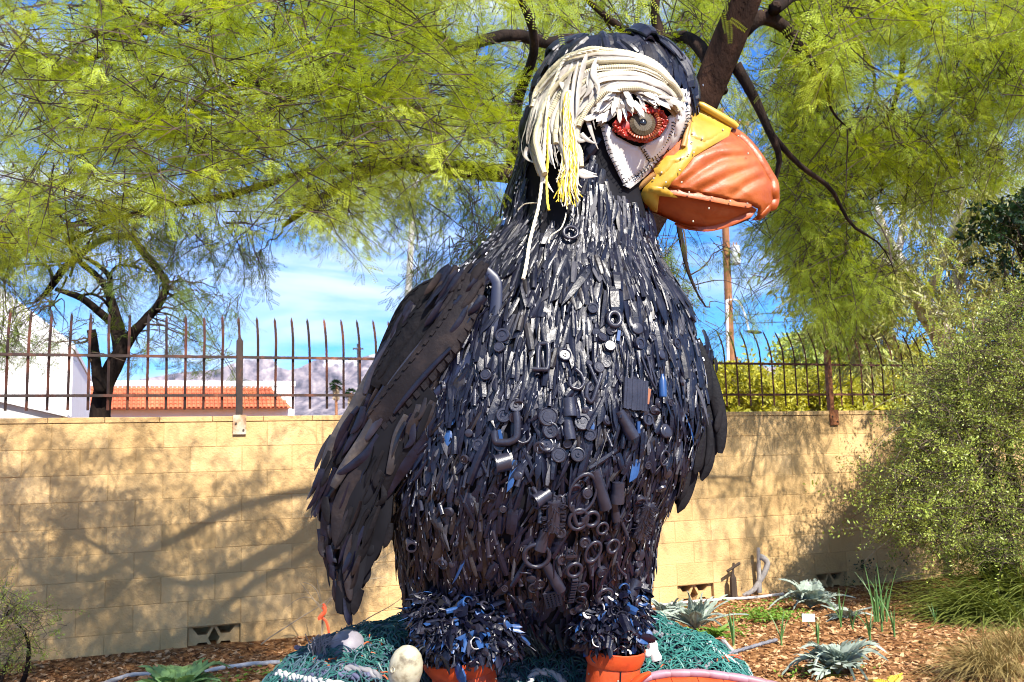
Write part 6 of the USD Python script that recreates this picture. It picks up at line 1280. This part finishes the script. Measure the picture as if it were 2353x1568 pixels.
# ================================================================ garden plants and odds and ends
look('silver_leaf_look', [(0, (.20, .26, .21)), (.5, (.34, .40, .34)), (1, (.50, .56, .50))], scale=8, rough=.65, leaf=.2, island=.15)
look('artichoke_leaf_look', [(0, (.09, .19, .07)), (.6, (.18, .32, .11)), (1, (.34, .46, .16))], scale=6, rough=.6, leaf=.22, island=.15)
look('yellow_leaf_look', [(0, (.5, .38, .03)), (1, (.68, .58, .06))], scale=6, rough=.6, leaf=.2)
look('leek_look', [(0, (.06, .15, .04)), (.6, (.13, .26, .07)), (1, (.3, .4, .14))], scale=5, rough=.5, leaf=.2, island=.3)
look('clover_look', [(0, (.10, .20, .02)), (.6, (.2, .34, .035)), (1, (.36, .44, .06))], scale=6, rough=.6, leaf=.25, island=.6)
look('blond_grass_look', [(0, (.26, .19, .06)), (.5, (.56, .45, .19)), (1, (.82, .75, .5))], scale=4, rough=.7, leaf=.2, island=.85)
look('deer_grass_look', [(0, (.10, .13, .018)), (.45, (.38, .40, .07)), (1, (.84, .75, .42))], scale=4, rough=.6, leaf=.2, island=.88)
look('pipe_look', [(0, (.45, .42, .4)), (.6, (.6, .57, .55)), (1, (.66, .62, .6))], scale=5, rough=.6)
look('dark_wood_look', [(0, (.02, .013, .01)), (1, (.07, .045, .03))], scale=9, rough=.9, vscale=(1, 1, .3))
look('grey_stick_look', [(0, (.2, .18, .17)), (1, (.44, .41, .39))], scale=12, rough=.85, bump=.2)
look('tag_look', [(0, (.78, .78, .78)), (1, (.82, .82, .82))], rough=.5)
look('ribbon_look', [(0, (.6, .06, .02)), (1, (.7, .13, .05))], rough=.5)
look('stone_look', [(0, (.2, .16, .13)), (1, (.4, .34, .29))], scale=6, rough=.9, bump=.3)
rg = np.random.default_rng(401)
def gz(P): return float(ground_h(np.array([P[0]]), np.array([P[1]]))[0])
def ground_at(vx, vy):
    P = at_z(np.array(float(vx)), np.array(float(vy)), 0.0); P[2] = gz(P); return P
def ribbon(path, w, up, fold=.25):
    """thin solid blade: path (n, 3), width per point"""
    n = len(path); t = nrm(np.gradient(path, axis=0)); up = np.broadcast_to(up, path.shape); s = nrm(np.cross(t, up)); nn2 = np.cross(s, t); w = np.broadcast_to(w, (n,))[:, None] / 2
    v = np.stack([path - s * w + nn2 * w * fold, path, path + s * w + nn2 * w * fold], 1).reshape(-1, 3); q = [[i * 3 + j, i * 3 + j + 1, i * 3 + j + 4, i * 3 + j + 3] for i in range(n - 1) for j in (0, 1)]
    return v, quads(q)
def lobed_leaf(base, az, L, rise, droop, rngl, lobes=9, width=.44):
    """deeply cut arching leaf: midrib ribbon and toothed lobes on both sides"""
    d = np.array([math.cos(az), math.sin(az), 0]); u = np.linspace(0, 1, 14); mid = base + d * (L * u)[:, None] * math.cos(rise) + np.array([0, 0, 1.0]) * (L * (math.sin(rise) * u - droop * u ** 2.2))[:, None]
    t = nrm(np.gradient(mid, axis=0)); s = nrm(np.cross(t, [0, 0, 1.0])); nn2 = np.cross(s, t); parts = [ribbon(mid, np.interp(u, [0, .2, 1], [.010, .02, .006]) * L / .35, nn2, .5)]
    for k in range(lobes):
        q = .16 + .8 * k / (lobes - 1); i = q * 13; a = int(min(i, 12)); f = i - a; o = mid[a] * (1 - f) + mid[a + 1] * f; w = L * width * math.sin(min(1, q * 1.25 + .12) * np.pi) ** .7 * .62 + .02 * L
        for sg in (-1, 1):
            dirn = nrm(s[a] * sg + t[a] * .62 + nn2[a] * .28); tip = o + dirn * w * rngl.uniform(.85, 1.15) - np.array([0, 0, .12 * w]); b = L * .04; m1 = o * .45 + tip * .55
            v = np.array([o - t[a] * b, o + t[a] * b, m1 + t[a] * b * 1.15 + nn2[a] * .01, tip, m1 - t[a] * b * .9 + nn2[a] * .01, m1 + t[a] * b * 2.6 + dirn * w * .1, m1 - t[a] * b * 2.2 + dirn * w * .1])
            parts.append((v, np.array([[0, 1, 2], [0, 2, 4], [4, 2, 3], [2, 5, 3], [4, 3, 6]])))
    return merge(parts)
def lobed_plant(name, vx, vy, n, L, label, mat, seed, rise=(.4, 1.1), droop=(.12, .42), cat='plant', width=.44, extra=None, az=None):
    b = ground_at(vx, vy); t = Thing(name, label, cat, b); r = np.random.default_rng(seed)
    for k in range(n):
        a_ = 2 * np.pi * (k + r.uniform(-.3, .3)) / n if az is None else r.uniform(*az); t.part('leaf', lobed_leaf(b + [0, 0, .01], a_, L * r.uniform(.7, 1.1), r.uniform(*rise), r.uniform(*droop), r, width=width), MAT[mat])
    for k in range(extra or 0): t.part('leaf', lobed_leaf(b + [0, 0, .01], r.uniform(3.6, 5.8), L * r.uniform(.5, .75), r.uniform(.0, .25), r.uniform(.1, .25), r), MAT['yellow_leaf_look'], label='yellowed lower leaf')
    return t
lobed_plant('artichoke_plant', 405, 1600, 20, .46, 'broad green artichoke plant with toothed leaves below the left pierced wall block', 'artichoke_leaf_look', 1, (.35, .9), (.3, .6), extra=2)
lobed_plant('artichoke_plant', 1925, 1548, 19, .5, 'silvery artichoke plant with arching jagged leaves at the lower right', 'silver_leaf_look', 2, (.5, 1.15), (.4, .75), extra=2)
lobed_plant('artichoke_plant', 1862, 1405, 18, .46, 'silvery artichoke plant farther back near the bent grey stick', 'silver_leaf_look', 3, (.4, 1.1), (.35, .7))
lobed_plant('artichoke_plant', 2046, 1590, 4, .2, 'yellowing fallen artichoke leaves at the bottom right', 'yellow_leaf_look', 4, (.05, .3), (.1, .3))
lobed_plant('yarrow_plant', 1600, 1448, 30, .46, 'feathery grey-green plant right of the bird behind the net heap', 'silver_leaf_look', 5, (.5, 1.3), (.2, .5), width=.2)
lobed_plant('yarrow_plant', 1535, 1432, 20, .42, 'feathery grey-green plant close against the right leg of the bird', 'silver_leaf_look', 6, (.5, 1.3), (.2, .5), width=.2)
lobed_plant('yarrow_plant', 1645, 1475, 14, .2, 'low yellow-green feathery plant behind the net heap', 'clover_look', 7, (.3, .9), (.2, .5), width=.24)
lobed_plant('artichoke_plant', 1945, 1428, 10, .26, 'low silvery leaves right of the white plant label', 'silver_leaf_look', 8, (.2, .7))
for i, (vx, vb, vt, n, lab) in enumerate(((1686, 1492, 1391, 5, 'leek with spread leaves nearest the net heap'), (1796, 1483, 1395, 4, 'leek left of the white plant label'), (1880, 1480, 1398, 4, 'leek just right of the white plant label'), (1933, 1444, 1339, 5, 'tall leek behind the silvery artichoke'), (1960, 1453, 1398, 4, 'short leek right of the tall leek'), (2000, 1474, 1391, 5, 'leek left of the tall leek clump'), (2027, 1450, 1300, 14, 'tall clump of several leeks with tips above the grass'), (2056, 1468, 1374, 4, 'slim upright leek right of the tall clump'), (2150, 1441, 1391, 4, 'lone leek nearest the long grass clump'))):
    b = ground_at(vx, vb); dep = (b - C0) @ CF; H = (vb - vt) / FV * dep; t = Thing('leek_plant', lab, 'leek', b); r = np.random.default_rng(500 + i)
    st = t.part('stem', tube([b - [0, 0, .02], b + [0, 0, H * .28]], [.009, .007], 7), MAT['leek_look'], smooth=True)
    for k in range(n):
        a_ = r.uniform(0, 2 * np.pi); off = np.r_[r.normal(0, .03 if n > 8 else .002, 2), 0]; d = np.array([math.cos(a_), math.sin(a_), 0]); hh = H * r.uniform(.7, 1.02); sp = hh * r.uniform(.08, .5); u = np.linspace(0, 1, 9)[:, None]
        p = b + off + [0, 0, H * .15] + d * sp * u ** 1.6 + np.array([0, 0, 1.0]) * ((hh - H * .15) * (u - (.3 * u ** 3 if r.uniform() < .4 else 0))); t.part('leaf', ribbon(p, np.interp(u[:, 0], [0, .3, 1], [.012, .016, .001]), nrm(d + [0, 0, .2]), .6), MAT['leek_look'])
def tuft(name, vx, vy, n, L, label, mat, seed, az, rise, droop, r0=.08, w=.004, cat='grass'):
    b = ground_at(vx, vy); r = np.random.default_rng(seed); out = []; k = 12; u = np.linspace(0, 1, k)[:, None]
    for _ in range(n):
        a_ = r.normal(*az); ri = np.clip(r.normal(*rise), .1, 1.5); l = L * r.uniform(.5, 1.1); d = np.array([math.cos(a_), math.sin(a_), 0]); o = b + np.r_[r.normal(0, r0, 2), 0]
        p = o + d * (l * math.cos(ri)) * u + np.array([0, 0, 1.0]) * (l * (math.sin(ri) * u - r.uniform(*droop) * u ** 2)) + r.normal(0, .006, (1, 3)) * u; p[:, 2] = np.maximum(p[:, 2], .004); out.append(ribbon(p, np.interp(u[:, 0], [0, .4, 1], [w, w, w * .15]) * r.uniform(.7, 1.3), nrm(np.array([0, 0, 1.0]) + d * -.3), .4))
    t = Thing(name, label, cat, b); t.part('blades', merge(out), MAT[mat], kind='stuff'); return t
tuft('blond_grass', 2290, 1560, 650, .55, 'blond feathery grass tuft in the lower right corner', 'blond_grass_look', 11, (3.1, .9), (.75, .3), (.35, .75), .09, .0052)
tuft('blond_grass', 2370, 1500, 500, .5, 'second blond grass tuft cut by the right edge', 'blond_grass_look', 12, (3.1, .9), (.8, .3), (.35, .7), .1, .0052)
tuft('long_grass', 2400, 1400, 620, 1.5, 'clump of long arching green and straw grass sweeping left under the shrub', 'deer_grass_look', 13, (2.95, .38), (.55, .28), (.3, .65), .16, .014)
tuft('long_grass', 2290, 1425, 420, 1.0, 'shorter straw-tinged long grass clump in front of the shrub', 'deer_grass_look', 15, (2.9, .5), (.5, .28), (.3, .6), .14, .012)
tuft('long_grass', 2330, 1330, 200, 1.0, 'upright green grass blades under the shrub at the right', 'deer_grass_look', 14, (2.6, .9), (.95, .25), (.2, .5), .2, .008)
def herb(name, label, vx, vy, rx, ry, n, seed):
    r = np.random.default_rng(seed); b = ground_at(vx, vy); out = []
    for _ in range(n):
        o = b + np.r_[r.normal(0, rx), r.normal(0, ry), r.uniform(.0, .06)]
        for j in range(3): a_ = r.uniform(0, 2 * np.pi); d = nrm(np.array([math.cos(a_), math.sin(a_), r.uniform(-.1, .6)])); out.append(leaflet(o, d, nrm(np.cross(d, r.normal(0, 1, 3)) + [0, 0, 1.5]), r.uniform(.02, .04), r.uniform(.014, .024)))
    t = Thing(name, label, 'ground cover', b); t.part('foliage', merge(out), MAT['clover_look'], kind='stuff')
herb('green_herb_patch', 'bright green low herb patch left of the white plant label', 1772, 1424, .16, .13, 330, 21)
herb('green_herb_patch', 'thin green herb patch between the two silvery plants at the back', 1745, 1392, .3, .12, 90, 22)
herb('green_herb_patch', 'yellow-green herb patch behind the net heap at the right', 1610, 1474, .22, .08, 120, 23)
herb('green_herb_patch', 'sparse green sprouts at the lower left beside the grey hose', 560, 1560, .25, .15, 60, 24)
herb('green_herb_patch', 'small sprouts at the right of the pinkish rim', 1890, 1545, .18, .1, 60, 25)
b = ground_at(1858, 1447); hb = np.array([0, 0, 1.0]); tg_ = Thing('plant_label', 'small white blank plant label on a wire stake among the leeks', 'plant label', b)
q = at_depth(1858, 1420, (b - C0) @ CF); tg_.part('stake', tube([b, q], .003, 5), MAT['wire_look']); nn3 = nrm(C0 - q + [0, 0, 1.2]); x3 = nrm(np.cross([0, 0, 1.0], nn3)); tg_.part('card', place(box(-.5, .5, -.5, .5, -.5, .5), q, x3 * .098, np.cross(nn3, x3) * .06, nn3 * .003), MAT['tag_look'])
# hoses
def hose(pts, r, label, name='irrigation_pipe'):
    p = smooth_path(np.array(pts, float), 30); P = at_z(p[:, 0], p[:, 1], 0.0); P[:, 2] = ground_h(P[:, 0], P[:, 1]) + r * .8 + .006; solo(name, tube(P, r, 8), MAT['pipe_look'], label, 'pipe', P[0], smooth=True)
hose([(150, 1600), (225, 1572), (300, 1547), (360, 1538), (470, 1534), (600, 1524), (680, 1522)], .016, 'grey irrigation pipe lying on the mulch at the lower left')
hose([(1460, 1398), (1540, 1388), (1640, 1379), (1720, 1373), (1800, 1364)], .014, 'thin pale irrigation pipe lying along the foot of the wall at the right')
# bent stick, cross, stone, leaf
g0 = ground_at(1706, 1368); zst = (g0 - C0) @ CF
def onst(vx, vy, dz=0): return at_depth(vx, vy, zst + dz)
def c1(x, y): return (2600 + x / 1.96) / 1.7407, (1600 + y / 1.96) / 1.7407
bs = Thing('bent_stick', 'bent grey stick standing on the mulch in front of the wall at the right', 'stick', g0)
P = np.array([g0] + [onst(*c1(x, y)) for x, y in ((800, 1500), (850, 1435), (900, 1350), (920, 1280), (895, 1245), (860, 1228))]); bs.part('curved_branch', tube(smooth_path(P, 22), np.interp(np.linspace(0, 1, 22), [0, 1], [.024, .03]), 8), MAT['grey_stick_look'], smooth=True)
P = np.array([onst(*c1(x, y)) for x, y in ((858, 1510), (855, 1400), (852, 1260), (848, 1160))]); bs.part('upright', tube(smooth_path(P, 10), np.interp(np.linspace(0, 1, 10), [0, 1], [.026, .018]), 8), MAT['grey_stick_look'], smooth=True)
P = np.array([onst(*c1(x, y)) for x, y in ((842, 1400), (862, 1440), (850, 1500))]); bs.part('twig', tube(smooth_path(P, 8), .011, 6), MAT['grey_stick_look'], smooth=True)
b = at_y(*c1(656, 1505), -.10); b[2] = gz(b); cr = Thing('garden_cross', 'small dark weathered cross on a tapering post against the wall at the right', 'cross', b)
tp_ = at_y(*c1(655, 1280), -.08); hx = tp_[2]
cr.part('post', tube([b - [0, 0, .03], b + [0, 0, hx * .62], b + [0, 0, hx * .74], tp_], [.038, .032, .013, .012], 6), MAT['dark_wood_look']); pc = at_y(*c1(654, 1312), -.10); cr.part('crossbar', tube([pc + [-.075, 0, -.035], pc + [.075, 0, .035]], .014, 6), MAT['dark_wood_look'])
b = ground_at(1868, 1512); v, f = blob(1, 2); v = v * (1 + .35 * (meshkit.fbm(v * 1.7, 3, 4) - .5))[:, None] * [.07, .05, .035]; solo('stone', (v + b + [0, 0, .02], f), MAT['stone_look'], 'pale flat stone on the mulch right of the net heap', 'stone', b, smooth=True)
# red ribbon on a bare twig plant
b = ground_at(735, 1478); zt_ = (b - C0) @ CF; tw_ = Thing('bare_twig_plant', 'leafless twiggy plant left of the bird, tied with an orange-red ribbon', 'plant', b); r = np.random.default_rng(31)
for pts in ([(735, 1478), (742, 1420), (738, 1380), (728, 1330)], [(738, 1478), (744, 1400), (790, 1350), (840, 1310), (910, 1262)], [(735, 1475), (745, 1410), (705, 1372), (660, 1395)], [(742, 1400), (770, 1370), (835, 1332), (890, 1328)], [(742, 1405), (700, 1352), (690, 1340)], [(600, 1478), (690, 1420), (745, 1385), (800, 1330)], [(735, 1380), (722, 1350), (695, 1338)], [(790, 1470), (840, 1425), (905, 1388), (925, 1372)]):
    p = smooth_path(np.array(pts, float), 12); P = at_depth(p[:, 0], p[:, 1], zt_ + r.uniform(-.1, .1)); P[0, 2] = min(P[0, 2], .02) if pts[0][1] > 1465 else P[0, 2]; tw_.part('twig', tube(P, np.linspace(.006, .002, 12), 5), MAT['dry_twig_look'])
p = smooth_path(np.array([(742, 1388), (748, 1400), (738, 1415), (750, 1430), (756, 1460), (752, 1478)], float), 20); solo('red_ribbon', merge([ribbon(at_depth(p[:, 0], p[:, 1], zt_ - .12), .02, HN, .3), ribbon(at_depth(p[:8, 0] - 5 * np.linspace(0, 1, 8), p[:8, 1] + 6, zt_ - .13), .03, HN, .3)]), MAT['ribbon_look'], 'orange-red ribbon tied to the bare twigs left of the bird', 'ribbon', b)
# spiny shrub at the left edge
ss, so_ = bush('spiny_shrub', 'sparse thorny green shrub at the lower left edge', [(-120, 1560), (-120, 1400), (20, 1350), (60, 1400), (100, 1390), (150, 1420), (130, 1470), (70, 1500), (60, 1540)], 230, 6.3, .25, SMALL, MAT['shrub_leaf_look'], np.random.default_rng(71), .55, .02, .38, 40, -.3, 'shrub', None, 6, 'dry_twig_look', 120)
bush('dark_low_shrub', 'small dark green round shrub at the foot of the wall at the right', [(1908, 1345), (1912, 1300), (1940, 1275), (1975, 1272), (2000, 1300), (2002, 1345)], 260, 10.2, .15, SMALL, MAT['dark_leaf_look'], np.random.default_rng(72), .7, .02, .25, 40, 0, 'shrub', None, 4, 'twig_look', 30)
